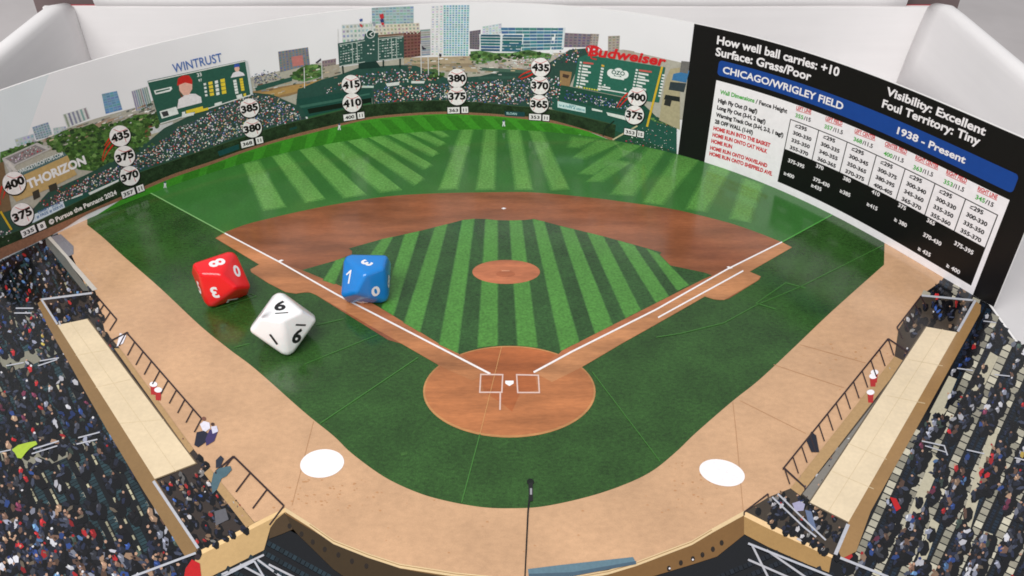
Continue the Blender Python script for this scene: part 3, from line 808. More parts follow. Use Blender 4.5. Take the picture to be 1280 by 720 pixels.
facade('office_print', [(706, 41), (739, 42.5), (737, 59), (705, 59)], (134, 122, 128), (104, 100, 122), 6, 5, .6, .55)
facade('office_print', [(738, 42), (749, 42.5), (747, 58), (737, 58)], (164, 154, 148), (130, 124, 122), 3, 5)
facade('office_print', [(760, 45), (775, 44.5), (774, 64), (760, 66)], (166, 158, 148), (140, 132, 126), 3, 6)
cp('rooftop_print', 5.5, [(c, p) for c, p in (((178, 160, 134), [(505, 72), (590, 70), (592, 80), (598, 90), (505, 86)]), ((150, 134, 112), [(505, 80), (592, 79), (594, 84), (505, 84)]), ((168, 158, 144), [(400, 84), (424, 80), (424, 96), (372, 102), (378, 90)]), ((186, 178, 170), [(598, 82), (622, 70), (640, 70), (652, 82), (655, 90), (600, 92)]),
                                              ((154, 146, 140), [(618, 72), (622, 70), (634, 84), (626, 86)]), ((170, 130, 104), [(640, 84), (668, 88), (660, 96), (640, 92)]), ((152, 122, 84), [(292, 118), (400, 100), (400, 108), (360, 120), (300, 130), (320, 122)]), ((178, 142, 88), [(318, 118), (402, 99), (402, 107), (320, 126)]),
                                              ((170, 158, 144), [(780, 62), (793, 64), (793, 70), (780, 70)]), ((160, 150, 136), [(120, 155), (190, 138), (196, 146), (150, 158), (112, 168)]), ((196, 196, 192), [(118, 163), (158, 148), (166, 152), (122, 166)]), ((168, 140, 118), [(96, 166), (130, 150), (150, 146), (120, 160), (100, 172)]),
                                              ((122, 76, 56), [(180, 158), (192, 154), (192, 168), (182, 172)]), ((204, 204, 206), [(186, 160), (216, 152), (216, 160), (190, 170)]), ((176, 170, 146), [(188, 168), (216, 160), (217, 166), (196, 178)]))])
cp('tree_print', 6, [((70, 104, 54), [(0, 190), (20, 184), (50, 176), (54, 182), (20, 196), (0, 204)]), ((66, 100, 46), [(56, 176), (70, 168), (88, 160), (100, 160), (116, 154), (128, 162), (150, 152), (168, 144), (184, 142), (190, 142), (196, 150), (184, 158), (182, 172), (196, 180), (180, 190), (150, 202), (120, 214), (98, 212), (84, 202), (76, 192), (64, 184)]),
                     ((78, 120, 66), [(366, 92), (376, 84), (390, 80), (402, 82), (402, 96), (380, 102), (362, 98)]), ((86, 124, 72), [(588, 64), (600, 63), (618, 66), (640, 66), (660, 62), (690, 68), (688, 74), (660, 74), (628, 72), (604, 80), (596, 80), (588, 72)]), ((60, 84, 50), [(530, 86), (545, 86), (556, 94), (552, 98), (535, 98)]),
                     ((54, 76, 48), [(186, 142), (200, 138), (200, 155), (194, 158)]), ((44, 74, 50), [(800, 150), (822, 146), (840, 156), (846, 170), (826, 172), (800, 166)])], M['foliage'])

def clutter(name, reg, n, size, pal, slope, layer, round_=False):
    P = np.array(reg, float); it = []
    while len(it) < n:
        x = rng.uniform(P[:, 0].min(), P[:, 0].max()); y = rng.uniform(P[:, 1].min(), P[:, 1].max())
        if not inside(reg, np.array([x]), np.array([y]))[0]: continue
        k = rng.uniform(.5, 1.3); c = rng.choice(pal); j = rng.uniform(.8, 1.2); c = tuple(min(255, int(v * j)) for v in c)
        if round_:
            it.append((c, blob(x, y, size[0] * k, size[1] * k, slope, 7), rng.random() * .8))
        else:
            w, h = size[0] * k, size[1] * rng.uniform(.5, 1.2); dy = w * math.tan(slope)
            it.append((c, [(x, y), (x + w, y + dy), (x + w, y + dy + h), (x, y + h)], rng.random() * .8))
    return fast_ink(name, card, CARD, layer, it, 'stuff')
TOWN = [(196, 190, 182), (160, 140, 124), (120, 96, 80), (96, 100, 96), (206, 206, 206), (88, 110, 74), (70, 92, 60), (176, 160, 132), (140, 144, 150)]
LEAF = [(62, 92, 44), (84, 118, 60), (48, 74, 40), (106, 138, 78), (40, 62, 38), (74, 104, 50)]
clutter('town_print', [(0, 192), (60, 168), (120, 150), (190, 128), (192, 146), (120, 170), (60, 188), (0, 204)], 150, (6, 1.8), TOWN, -.36, 5.2)
clutter('town_print', [(310, 96), (424, 82), (424, 98), (320, 124)], 70, (5, 1.6), TOWN, -.2, 5.9)
clutter('town_print', [(505, 73), (590, 70), (640, 68), (690, 70), (668, 92), (598, 94), (560, 92), (505, 84)], 170, (5, 1.6), TOWN, .02, 6.0)
for reg_, n_ in (([(2, 188), (50, 176), (54, 182), (4, 200)], 40), ([(58, 178), (88, 162), (116, 156), (150, 153), (190, 143), (196, 150), (184, 172), (194, 182), (120, 213), (98, 211), (76, 192), (64, 184)], 420),
                 ([(366, 92), (376, 84), (390, 81), (402, 83), (402, 95), (370, 100)], 60), ([(588, 66), (618, 67), (660, 64), (688, 69), (660, 73), (604, 79), (590, 78)], 70), ([(530, 87), (556, 93), (552, 98), (535, 98)], 24), ([(800, 150), (822, 147), (840, 157), (846, 170), (826, 172)], 70), ([(196, 140), (204, 150), (200, 162), (186, 160)], 20)):
    clutter('leaf_clump_print', reg_, n_, (2.6, 1.8), LEAF, -.2, 6.9, True)

# stands on the card: dark green masses, then crowds
gs = (48, 78, 68)
cp('grandstand_print', 7, [(gs, [(-30, 300), (-30, 262), (40, 262), (60, 240), (110, 217), (150, 196), (186, 176), (205, 160), (300, 114), (340, 118), (372, 132), (384, 150), (320, 166), (265, 186), (186, 214), (150, 232), (100, 256), (60, 300)]),
                          ((42, 78, 70), [(368, 150), (372, 112), (400, 100), (425, 93), (450, 84), (500, 81), (520, 82), (545, 92), (560, 98), (600, 95), (640, 93), (640, 134), (466, 134), (465, 122)]),
                          ((44, 74, 66), [(600, 95), (640, 86), (668, 90), (700, 70), (712, 62), (735, 60), (735, 75), (725, 78), (712, 108), (700, 134), (640, 134), (600, 130)]),
                          ((32, 76, 62), [(690, 96), (712, 108), (800, 126), (846, 170), (846, 189), (760, 168), (700, 142), (690, 132)]),
                          ((44, 84, 74), [(318, 108), (365, 96), (365, 101), (320, 114)]),
                          ((54, 88, 78), [(598, 96), (645, 95), (645, 98), (598, 99)]), ((70, 100, 86), [(600, 84), (668, 88), (668, 92), (600, 88)]), ((150, 120, 84), [(700, 88), (715, 90), (712, 108), (700, 106)]), ((70, 52, 46), [(704, 92), (712, 94), (710, 98), (703, 96)])])
PAL2 = [((222, 216, 220), 11), ((170, 164, 178), 8), ((78, 80, 102), 9), ((44, 48, 62), 7), ((180, 56, 60), 5), ((100, 118, 170), 4), ((208, 166, 148), 7), ((116, 106, 110), 5), ((236, 232, 234), 5), ((206, 178, 104), 1), ((126, 76, 82), 4)]
def cardcrowd(name, reg, ang, step, size, dens, pal=PAL2, layer=9):
    it = people(reg, (step, step * .92), size, ang, pal, lambda x, y: dens, 0, dark=False, headless=True)
    return fast_ink(name, card, CARD, layer, it, 'stuff')
cardcrowd('crowd_print', [(58, 262), (70, 244), (110, 222), (150, 203), (192, 182), (214, 168), (218, 162), (300, 122), (308, 116), (345, 122), (366, 132), (380, 149), (320, 161), (265, 182), (186, 208), (140, 226)], -.4, 2.5, 1.9, .95)
cardcrowd('crowd_print', [(40, 262), (60, 242), (110, 220), (112, 232), (60, 258)], -.4, 3.0, 2.2, .7, [((50, 60, 70), 8), ((150, 60, 60), 4), ((190, 180, 180), 4), ((80, 60, 60), 4)])
cardcrowd('crowd_print', [(466, 112), (500, 108), (560, 104), (640, 100), (640, 130), (545, 124), (466, 130)], 0, 2.5, 1.9, .9)
cardcrowd('crowd_print', [(500, 86), (530, 90), (545, 96), (548, 100), (480, 104), (440, 96), (460, 92)], 0, 2.6, 1.9, .7)
cardcrowd('crowd_print', [(402, 112), (420, 104), (452, 96), (480, 104), (470, 108), (405, 116)], -.2, 2.8, 1.8, .45)
cardcrowd('crowd_print', [(640, 98), (700, 96), (700, 130), (640, 130)], 0.1, 2.6, 1.9, .85)
cardcrowd('crowd_print', [(682, 70), (705, 62), (728, 60), (724, 76), (700, 80), (690, 84)], 0.1, 2.6, 1.8, .6)
cardcrowd('crowd_print', [(642, 72), (672, 72), (668, 84), (642, 82)], 0, 2.6, 1.7, .8, [((200, 160, 160), 5), ((170, 50, 60), 3), ((220, 214, 218), 5)])
cardcrowd('crowd_print', [(706, 112), (800, 130), (800, 142), (705, 124)], 0.2, 2.3, 1.7, .9, [((40, 46, 60), 8), ((210, 206, 210), 4), ((60, 70, 140), 4), ((130, 130, 150), 4)])
cardcrowd('crowd_print', [(776, 166), (846, 150), (846, 184), (826, 184)], 0.2, 2.8, 1.8, .7)
cardcrowd('crowd_print', [(314, 94), (330, 88), (352, 92), (350, 98), (318, 106)], 0, 2.4, 1.6, .9, [((60, 74, 120), 8), ((120, 130, 160), 4), ((34, 44, 70), 4)])
cardcrowd('crowd_print', [(-20, 312), (0, 288), (16, 290), (50, 302), (20, 314), (0, 326), (-20, 340)], -.3, 3, 2.2, .8)
cardcrowd('crowd_print', [(768, 172), (800, 170), (846, 186), (846, 190), (800, 182)], 0.2, 2.5, 1.8, .6, [((200, 196, 200), 5), ((170, 60, 66), 3), ((110, 90, 120), 3)])

# rooftop house at the far left
cp('rooftop_stand_print', 10, [((190, 186, 184), [(2, 198), (46, 178), (64, 186), (20, 206), (12, 216)]), ((140, 134, 136), [(6, 198), (44, 181), (58, 187), (18, 205)]), ((84, 110, 112), [(22, 214), (80, 190), (84, 195), (26, 220)]),
                              ((190, 160, 108), [(26, 220), (84, 194), (90, 208), (96, 218), (60, 236), (20, 252), (12, 240)]), ((120, 96, 70), [(-10, 206), (4, 202), (14, 262), (-10, 270)]), ((206, 200, 196), [(6, 202), (10, 200), (22, 214), (18, 216)]), ((60, 56, 50), [(60, 232), (70, 228), (72, 236), (62, 240)]), ((60, 56, 50), [(40, 240), (48, 236), (50, 246), (42, 250)])])
cardcrowd('crowd_print', [(10, 198), (44, 183), (56, 187), (20, 203)], -.4, 2.5, 1.8, .9, [((200, 160, 160), 5), ((170, 60, 70), 3), ((220, 214, 218), 5), ((110, 80, 90), 3)], 11)
cm = STRIP_H / 158.0   # about one pixel's worth of card height in the middle
letter('lettering_print', card, CARD, 12, 'THORIZON', (232, 230, 232), a=(35, 236), b=(108, 204), cap=.0041, bold=.045)
letter('lettering_print', card, CARD, 12, 'WRIGLEYROOFTOPS.COM', (226, 232, 232), a=(24, 217), b=(79, 194), cap=.0019, bold=.02)

# green trim, ads and the ivy wall
cp('trim_print', 11, [((40, 84, 76), [(36, 281), (40, 268), (75, 254), (150, 222), (186, 209), (188, 212), (150, 228), (80, 260)]), ((206, 220, 232), [(42, 268), (78, 251), (81, 259), (40, 279)]),
                      ((222, 224, 224), [(110, 241), (148, 224), (148, 226.5), (112, 243.5)]), ((214, 220, 220), [(89, 247), (103, 241), (103, 243.5), (89, 248.5)]), ((36, 84, 72), [(690, 122), (800, 146), (846, 160), (846, 190), (760, 160), (690, 136)]),
                      ((200, 222, 222), [(697, 126), (732, 134), (732, 141), (697, 134)]), ((216, 220, 216), [(740, 135), (753, 138), (753, 140), (740, 137.6)]), ((216, 220, 216), [(758, 140), (786, 146), (786, 151), (760, 144)]), ((214, 218, 216), [(482, 104), (499, 102), (499, 106), (484, 108)]),
                      ((214, 218, 216), [(514, 101), (531, 101), (530, 104), (514, 104)]), ((200, 212, 206), [(452, 107), (467, 107), (467, 109.5), (452, 109.5)]), ((30, 74, 66), [(370, 124), (464, 110), (465, 132), (384, 146)]), ((14, 26, 20), [(384, 136), (464, 122), (464, 128), (386, 142)]), ((44, 96, 60), [(384, 146), (462, 128), (465, 132), (386, 150)]),
                      ((60, 104, 92), [(374, 132), (420, 124), (462, 116), (462, 118), (420, 127), (376, 135)])])
letter('lettering_print', card, CARD, 12.5, 'DAIRY  SOFT', (70, 110, 160), a=(48, 267), b=(76, 254.5), cap=.0014)
letter('lettering_print', card, CARD, 12.5, '# FREE # SERVE', (70, 110, 160), a=(46, 273), b=(79, 258), cap=.0014)
letter('lettering_print', card, CARD, 12.5, 'SOFT', (60, 140, 150), a=(711, 132.5), b=(720, 134.5), cap=.0011)
letter('lettering_print', card, CARD, 12.5, 'N & FREE & SERVE', (60, 140, 150), a=(699, 132.3), b=(731, 139), cap=.0011)
wtop = smooth_line([(-25, 305), (30, 285), (60, 270), (150, 226), (186, 211), (265, 184), (300, 172.5), (345, 158), (382, 149), (430, 137), (466, 130), (545, 125.5), (600, 128), (640, 132), (690, 137), (770, 156)])
wbot = smooth_line([(-25, 320), (29, 298), (60, 285), (150, 246), (212, 219), (265, 201), (301, 188), (345, 174), (382, 164), (430, 153), (470, 145), (545, 139.5), (600, 141), (640, 144), (690, 150), (768, 173)])
cp('ivy_wall_print', 12, [((33, 50, 30), wtop + wbot[::-1])], M['foliage'])
cp('wall_cap_print', 13, [((60, 82, 54), p) for p in stroke(wtop, .9)])
letter('lettering_print', card, CARD, 14, '© Pursue the Pennant 2024', (236, 232, 230), a=(62, 281), b=(146, 242.5), cap=.0024, bold=.03)
letter('lettering_print', card, CARD, 14, 'SLOAN', (170, 205, 205), a=(633, 142.5), b=(646, 143.5), cap=.0013, bold=.03)
cp('wall_sign_print', 13, [((24, 72, 72), [(272, 189), (298, 180), (299, 186), (274, 195)]), ((24, 66, 62), [(362, 160), (371, 157.5), (371, 160.5), (362, 163)]), ((24, 66, 70), [(631, 138.5), (656, 140), (656, 146), (631, 144.5)])])
dbot = smooth_line([(-25, 340), (0, 324), (30, 310), (75, 288), (108, 268), (150, 250), (212, 223.5), (265, 205), (301, 191.5), (345, 177.5), (382, 168), (430, 156), (470, 148), (545, 142.5), (600, 144), (640, 147), (690, 153.5), (735, 164), (768, 177)])
cp('gravel_strip_print', 12.5, [((140, 100, 78), wbot + dbot[::-1])], M['cardturf'])
gb = [(800, 200), (760, 190), (640, 175), (500, 178), (300, 216), (190, 252), (130, 275), (100, 282)]
cp('outfield_print', 11.5, [((64, 142, 40), dbot[30:-6] + [(760, 174)] + gb)], M['cardturf'])
cp('outfield_print', 11, [((34, 74, 54), [(760, 160), (846, 160), (846, 200), (760, 190)])], M['cardturf'])
# mowing bands in the bright grass (vertical-ish)
bands = []
for (x0, x1, y) in ((232, 250, 214), (262, 282, 204), (298, 318, 192), (334, 352, 181), (368, 384, 172), (398, 412, 164), (424, 438, 158), (449, 462, 153), (474, 488, 149), (500, 515, 146), (528, 543, 144.5), (557, 572, 144.5), (587, 602, 145), (617, 632, 147.5), (646, 660, 150), (673, 688, 154), (700, 716, 160)):
    sh = (x0 - 420) * .12
    bands.append(((54, 122, 34), [(x0, y), (x1, y - (3 if x1 < 420 else 0)), (x1 + 22 + sh * .1 if x1 > 430 else x1 - 6, y + 22), (x0 + 22 if x0 > 430 else x0 - 10, y + 24)]))
def clip_note(): pass
cp('mown_band_print', 12.2, bands, M['cardturf'])
for x, y in ((206, 231), (424, 158.5), (629.7, 154)):
    ink('fielder_print', card, CARD, 13, [((222, 222, 228), [(x - 1.5, y - 2.5), (x + 1.5, y - 2.5), (x + 1.2, y + .5), (x + 2, y + 3.6), (x + .6, y + 3.6), (x, y + 1), (x - .8, y + 3.8), (x - 2, y + 3.6), (x - 1.2, y)]), ((60, 70, 110), circ((x, y - 3.2), 1.2, 1.2, n=8))])
cp('foul_corner_print', 13, [((196, 186, 150), p) for p in stroke([(766, 174.5), (797, 157)], 1.8)] + [((22, 40, 28), p) for p in stroke([(754, 170), (757, 160), (768, 151)], 1.6)])

# left video board
vb = [(184, 101), (306, 75), (313, 119), (200, 155)]
vboard = cp('video_board_print', 13, [((42, 88, 75), vb), ((196, 204, 206), [(306, 75), (309, 76), (316, 117), (313, 119)])])
def vitem(name, items, layer=14):
    return ink(name, vboard, CARD, layer, items)
vitem('frame_print', [((224, 226, 224), p) for p in stroke([(185, 102.3), (306, 76)], 1.3)] + [((224, 226, 224), p) for p in stroke([(200, 154.5), (313, 118.5)], 1.2)])
vitem('portrait_print', [((228, 222, 226), [(221, 136), (223, 124), (233, 117), (244, 117), (251, 121), (252, 128)]), ((226, 176, 160), [(223, 104), (240, 101), (240, 111), (236, 118), (229, 119), (224, 113)]), ((196, 40, 36), [(221, 107), (222, 98), (228, 94), (236, 94), (240, 100), (240, 105), (231, 103)]), ((120, 40, 30), [(223, 110), (226, 118), (229, 121), (226, 121)])])
vitem('portrait_print', [((226, 224, 230), [(288, 97), (291, 91), (297, 88), (304, 91), (306, 94)]), ((224, 180, 164), circ((296, 85.5), 3.2, 4, n=10)), ((52, 84, 170), [(292, 84), (293, 80), (298, 79), (300, 83)])])
y_ = (226, 200, 60); w_ = (224, 228, 226)
its = [(w_, [(192, 113), (214, 108), (215, 111), (212, 114), (194, 118)]), ((42, 88, 75), [(194, 114), (212, 110), (212, 111.5), (195, 116)]), (w_, [(199, 139), (220, 133), (223, 142), (202, 148)]), ((60, 60, 64), [(201, 140), (209, 138), (211, 144), (204, 146)])]
for r in range(5):
    its += [(w_, [(254 + r * .6, 104 + r * 4.6), (257 + r * .6, 103.4 + r * 4.6), (257.5 + r * .6, 106 + r * 4.6), (254.5 + r * .6, 106.6 + r * 4.6)])] if r < 4 else []
    if r < 4:
        its += [(y_, [(260 + r * .6, 102.5 + r * 4.6), (265 + r * .6, 101.4 + r * 4.6), (265.6 + r * .6, 105 + r * 4.6), (260.6 + r * .6, 106 + r * 4.6)]), (w_, [(268 + r * .6, 101 + r * 4.8), (272 + r * .6, 100 + r * 4.8), (272.5 + r * .6, 103.6 + r * 4.8), (268.5 + r * .6, 104.6 + r * 4.8)]),
                (y_, [(275 + r * .6, 99 + r * 4.8), (280.5 + r * .6, 97.8 + r * 4.8), (281 + r * .6, 102 + r * 4.8), (275.6 + r * .6, 103 + r * 4.8)])]
    its += [(w_, [(291 + r * .6, 100 + r * 3.6), (295 + r * .6, 99 + r * 3.6), (295.6 + r * .6, 102 + r * 3.6), (291.6 + r * .6, 103 + r * 3.6)]), (y_, [(299 + r * .5, 98 + r * 3.2), (303 + r * .5, 97.2 + r * 3.2), (303.5 + r * .5, 100 + r * 3.2), (299.5 + r * .5, 100.8 + r * 3.2)])]
its += [(w_, [(227, 140), (231, 139), (231.5, 142), (227.5, 143)]), (y_, [(232, 138), (253, 132.5), (254, 136), (233, 142)]), (w_, [(227, 143), (242, 140), (242, 143.5), (227.5, 147)]), (y_, [(243, 138.5), (260, 134), (260.5, 137), (243.5, 141.5)]), (w_, [(268, 129), (277, 126.5), (277, 130), (268, 132)]), (w_, [(295, 119), (302, 117), (303, 121), (296, 123)]), (y_, [(304, 117), (307, 116), (307.5, 119.5), (304.5, 120.5)])]
vitem('display_print', its, 15)
letter('lettering_print', vboard, CARD, 15, '33', w_, center=(248.8, 93), cap=.0018)
letter('lettering_print', vboard, CARD, 15, '97', w_, center=(250, 100), cap=.0013)
letter('lettering_print', card, CARD, 14, 'WINTRUST', (78, 112, 176), a=(217, 91), b=(278, 76.5), cap=.0044, bold=.01)

# hand-operated board in the middle
sb = cp('scoreboard_print', 13, [((48, 82, 76), [(422, 54), (455, 49), (456, 42), (472, 41), (473, 46.5), (504.5, 44.5), (505, 72.5), (470, 76), (424, 82.5)]), ((30, 52, 48), [(427, 82), (429, 82), (430, 92), (428, 92)]), ((30, 52, 48), [(478, 75), (480, 75), (480, 84), (478, 84)]), ((30, 52, 48), [(499, 73), (501, 73), (501, 84), (499, 84)]), ((24, 52, 48), [(448, 79), (470, 76), (476, 84), (448, 86)])])
it = []
for side_, (xa_, xb_, ya_, yb_) in enumerate(((425, 454, 57, 51), (474, 503, 50, 46.5))):
    for r in range(7):
        for c_ in range(9):
            t = c_ / 9; x = xa_ + (xb_ - xa_) * t; y = ya_ + (yb_ - ya_) * t + r * 3.4
            if rng.random() < .82:
                w__ = rng.choice([1.4, 2.0, 2.6])
                it.append((rng.choice([(206, 212, 210), (170, 182, 178), (120, 150, 142)]), [(x, y), (x + w__, y - .3), (x + w__, y + rng.choice([1.0, 1.6]) - .3), (x, y + 1.2)], 0))
for r in range(4):
    for c_ in range(3):
        if rng.random() < .7: it.append(((206, 212, 210), [(459 + c_ * 3.4, 51 + r * 5), (461 + c_ * 3.4, 51 + r * 5), (461 + c_ * 3.4, 52.2 + r * 5), (459 + c_ * 3.4, 52.2 + r * 5)], 0))
fast_ink('score_panel_print', sb, CARD, 14, it, 'stuff')
ink('line_print', sb, CARD, 14.5, [((186, 198, 192), p) for pts in ([(424, 56), (456, 50.5)], [(473, 49), (504, 45.5)], [(426, 82), (456, 77)], [(473, 75), (504, 72)], [(473, 47), (473, 75)], [(495, 46), (496, 73)], [(489, 47), (490, 73)], [(446, 53), (447, 79)], [(440, 54), (441, 80)]) for p in stroke(pts, .8)])
ink('clock_print', sb, CARD, 15, [((226, 232, 230), circ((463, 42.3), 5.4, 5.4, n=24)), ])
ink('clock_face_print', sb, CARD, 16, [((30, 64, 58), circ((463, 42.3), 4.6, 4.6, n=24))])
ink('clock_hand_print', sb, CARD, 17, [((232, 236, 234), p) for p in stroke([(466, 39.5), (462, 42.5), (465.5, 45)], .9)])
fl = []
for x, y0, y1, c_ in ((450.5, 22, 44, (230, 230, 236)), (476, 17, 40, (210, 60, 70)), (463, 26, 38, (120, 130, 140)), (526, 55, 92, (226, 226, 226)), (548, 68, 94, (226, 226, 226)), (402, 76, 98, (226, 226, 226)), (380, 84, 110, (226, 226, 226)), (422, 36, 54, (206, 206, 206)), (535, 70, 92, (220, 220, 216))):
    fl += [((214, 214, 214), p) for p in stroke([(x, y0), (x + .5, y1)], 1.0)]
fl += [((190, 50, 60), [(474, 18), (479, 16.5), (480, 22), (476, 24)]), ((50, 60, 110), [(475, 24), (479, 23), (480, 27), (476, 28)]), ((200, 60, 66), [(476, 28), (480, 28), (480, 31), (477, 31)]), ((60, 84, 150), [(449, 24), (453, 23), (453, 26), (450, 27)]), ((190, 70, 74), [(449, 29), (453, 31), (453, 34), (450, 33)]),
       ((30, 30, 40), [(549, 66), (552, 68), (551, 71), (549, 70)]), ((50, 46, 60), [(527, 57), (533, 61), (528, 62)]), ((50, 46, 60), [(394, 78), (401, 72.5), (401, 75), (396, 79)])]
cp('flagpole_print', 14.6, fl)

# right video board and script sign
rb = cp('video_board_print', 13, [((42, 102, 86), [(723, 72), (733, 68), (832, 84), (824, 128), (806, 126), (716, 108)])])
it = []
for r in range(9):
    y = 76.5 + r * 3.7; x = 725 - r * .6
    it += [((222, 226, 224), [(x, y), (x + 2.6, y + .4), (x + 2.6, y + 2.6), (x, y + 2.2)], 0), ((222, 226, 224) if r else (196, 90, 84), [(x + 4, y + .4), (x + 17 - (r % 3) * 2.5 - r * .5, y + 1.8), (x + 17 - (r % 3) * 2.5 - r * .5, y + 4), (x + 4, y + 2.7)], 0),
           ((222, 226, 224) if r else (220, 170, 60), [(x + 27, y + 4), (x + 30.5, y + 4.6), (x + 30.5, y + 6.8), (x + 27, y + 6.2)], 0)]
    y = 86 + r * 3.7; x = 795 - r * .7
    if r < 8:
        it += [((222, 226, 224), [(x, y), (x + 2.6, y + .4), (x + 2.6, y + 2.6), (x, y + 2.2)], 0), ((222, 226, 224) if r else (196, 90, 84), [(x + 4, y + .4), (x + 20 - (r % 3) * 3 - r * .5, y + 2.6), (x + 20 - (r % 3) * 3 - r * .5, y + 4.8), (x + 4, y + 2.7)], 0),
               ((222, 226, 224), [(x + 33, y + 6.5), (x + 36.5, y + 7), (x + 36.5, y + 9.2), (x + 33, y + 8.6)], 0)]
for k in range(9):
    it.append(((222, 210, 60), [(720 + k * 3.2, 107 + k * .55), (722 + k * 3.2, 107.4 + k * .55), (722 + k * 3.2, 109 + k * .55), (720 + k * 3.2, 108.6 + k * .55)], 0))
it += [((222, 226, 224), [(752, 107), (763, 109), (763, 111), (752, 109)], 0), ((222, 226, 224), [(747, 109.5), (785, 116), (785, 117.5), (747, 111)], 0), ((222, 226, 224), circ((756, 106), 1.2, n=6), 0), ((222, 226, 224), circ((782, 111.5), 1.3, n=6), 0)]
fast_ink('display_print', rb, CARD, 14, it, 'stuff')
ink('logo_print', rb, CARD, 14.5, [((226, 230, 228), circ((764, 91), 5, 5, n=14)), ((226, 230, 228), circ((773, 90), 6, 5.4, n=14)), ((226, 230, 228), circ((781, 93), 5, 5, n=14)), ((226, 230, 228), [(763, 94), (781, 97), (780, 100), (763, 97)])])
letter('lettering_print', rb, CARD, 15.5, 'OZO', (40, 92, 80), a=(764.5, 92), b=(781, 94.5), cap=.0022, bold=.03)
letter('lettering_print', card, CARD, 16, 'Budweiser', (206, 36, 42), a=(735, 69), b=(831, 82.5), cap=.0052, bold=.035, slant=.25)
ink('swash_print', card, CARD, 16, [((206, 36, 42), p) for pts in ([(735, 66), (733, 60), (738, 57), (746, 58), (752, 62)], [(736, 58), (741, 66), (739, 72), (746, 74)]) for p in stroke(smooth_line(pts), 1.4)])
cp('foul_pole_print', 16.5, [((212, 176, 48), p) for p in stroke([(828, 83), (809, 158)], 2.6)] + [((206, 172, 44), p) for p in stroke([(0, 264), (14, 287)], 2.6)])
cp('brick_building_print', 12, [((172, 162, 132), [(838, 86), (850, 84), (850, 162), (824, 150), (832, 100)]), ((60, 116, 164), [(842, 92), (862, 88), (858, 103), (840, 100)]), ((50, 60, 66), [(838, 102), (858, 104), (855, 115), (836, 112)]), ((34, 38, 40), [(832, 118), (850, 121), (850, 127), (830, 124)]), ((44, 44, 44), [(832, 123), (840, 125), (838, 133), (830, 131)]),
                              ((112, 110, 108), [(852, 76), (862, 77), (860, 92), (850, 90)])])

# ---- baseball discs with the wall distances
def disc(x, y, r, s, tail=0):
    o = cp('distance_ball_print', 18, [((22, 22, 22), circ((x + .5, y + .8), r + .7, r + .7, n=30))])
    o2 = ink('ball_print', o, CARD, 19, [((238, 233, 233), circ((x, y), r, r * .99, n=30))])
    st_ = stroke(smooth_line([(x - r * .62, y - r * .62), (x, y - r * .42), (x + r * .66, y - r * .68)]), .7) + stroke(smooth_line([(x - r * .6, y + r * .66), (x - r * .45, y + r * .2)]), .7) + stroke(smooth_line([(x + r * .45, y + r * .2), (x + r * .6, y + r * .6)]), .7)
    ink('stitch_print', o, CARD, 20, [((208, 84, 88), p) for p in st_])
    sc = on_card([(x, y + 4.5)])[0][1]; sd = on_card([(x, y - 4.5)])[0][1]
    letter('lettering_print', o, CARD, 21, s, (16, 14, 16), center=(x, y), cap=(sd - sc) * (r / 12.3), bold=.05, aspect=1.15)
    return o
for x, y, r, s in ((149.5, 169.5, 13.2, '435'), (155.3, 194.8, 13, '375'), (161.7, 219.3, 12.4, '370'), (17, 228.5, 14.6, '400'), (27, 267.6, 14.4, '375'), (311.5, 134.6, 12, '385'), (315, 159.7, 12, '380'), (438.7, 105, 11.8, '415'), (440, 128, 12, '410'),
                   (571.3, 97.2, 11.8, '380'), (571.3, 119.6, 11.6, '375'), (675.8, 83.7, 11.9, '435'), (675, 106.3, 11.6, '370'), (674, 129.6, 11.6, '365'), (796.7, 120.5, 11.8, '400'), (793.3, 143.3, 11.8, '375')):
    disc(x, y, r, s)
rd = (206, 44, 36)
cp('trail_print', 17, [(rd, p) for pts in ([(140, 174), (131, 186), (127, 200)], [(143, 178), (134, 190), (128, 202)], [(137, 172), (130, 182)], [(664, 88), (654, 92), (648, 97)], [(666, 92), (658, 96), (650, 98)], [(785, 116), (777, 124), (771, 134)], [(787, 120), (780, 127), (774, 134)], [(2, 232), (-1, 244), (0, 256)], [(6, 238), (3, 248)])
                   for p in stroke(smooth_line(pts), 2.2, .7)])
# distance plates
def plate(px, s, px2, s2):
    zc = (on_card([px])[0] + on_card([px2])[0]) / 2
    a = on_card([px])[0]; b = on_card([px2])[0]
    h = .0018; w1 = .0033; w2 = .0018
    k = 1.06
    o = ink('distance_plate_print', card, CARD, 18, [((16, 16, 16), [(a[0] - w1 - .0003, a[1] - h - .0004), (b[0] + w2 + .0003, b[1] - h - .0004), (b[0] + w2 + .0003, b[1] + h + .0003), (a[0] - w1 - .0003, a[1] + h + .0003)])], native=True)
    ink('plate_print', o, CARD, 19, [((236, 232, 232), [(c[0] - w, c[1] - h), (c[0] + w, c[1] - h), (c[0] + w, c[1] + h), (c[0] - w, c[1] + h)]) for c, w in ((a, w1), (b, w2))], native=True)
    letter('lettering_print', o, CARD, 20, s, (16, 14, 16), center=px, cap=.0019, bold=.03, width=.0050)
    letter('lettering_print', o, CARD, 20, s2, (16, 14, 16), center=px2, cap=.0019, bold=.03, aspect=1.1)
for a in (((35, 289), '335', (51.6, 282.2), '8'), ((160, 241), '357', (175, 235.3), '11'), ((309, 179), '368', (324, 175), '11'), ((437, 146), '400', (451, 143.8), '11'), ((567, 137.5), '363', (581, 137), '11'), ((669, 146), '353', (682.5, 147), '11'), ((788, 165), '353', (801, 167.5), '15')):
    plate(*a)

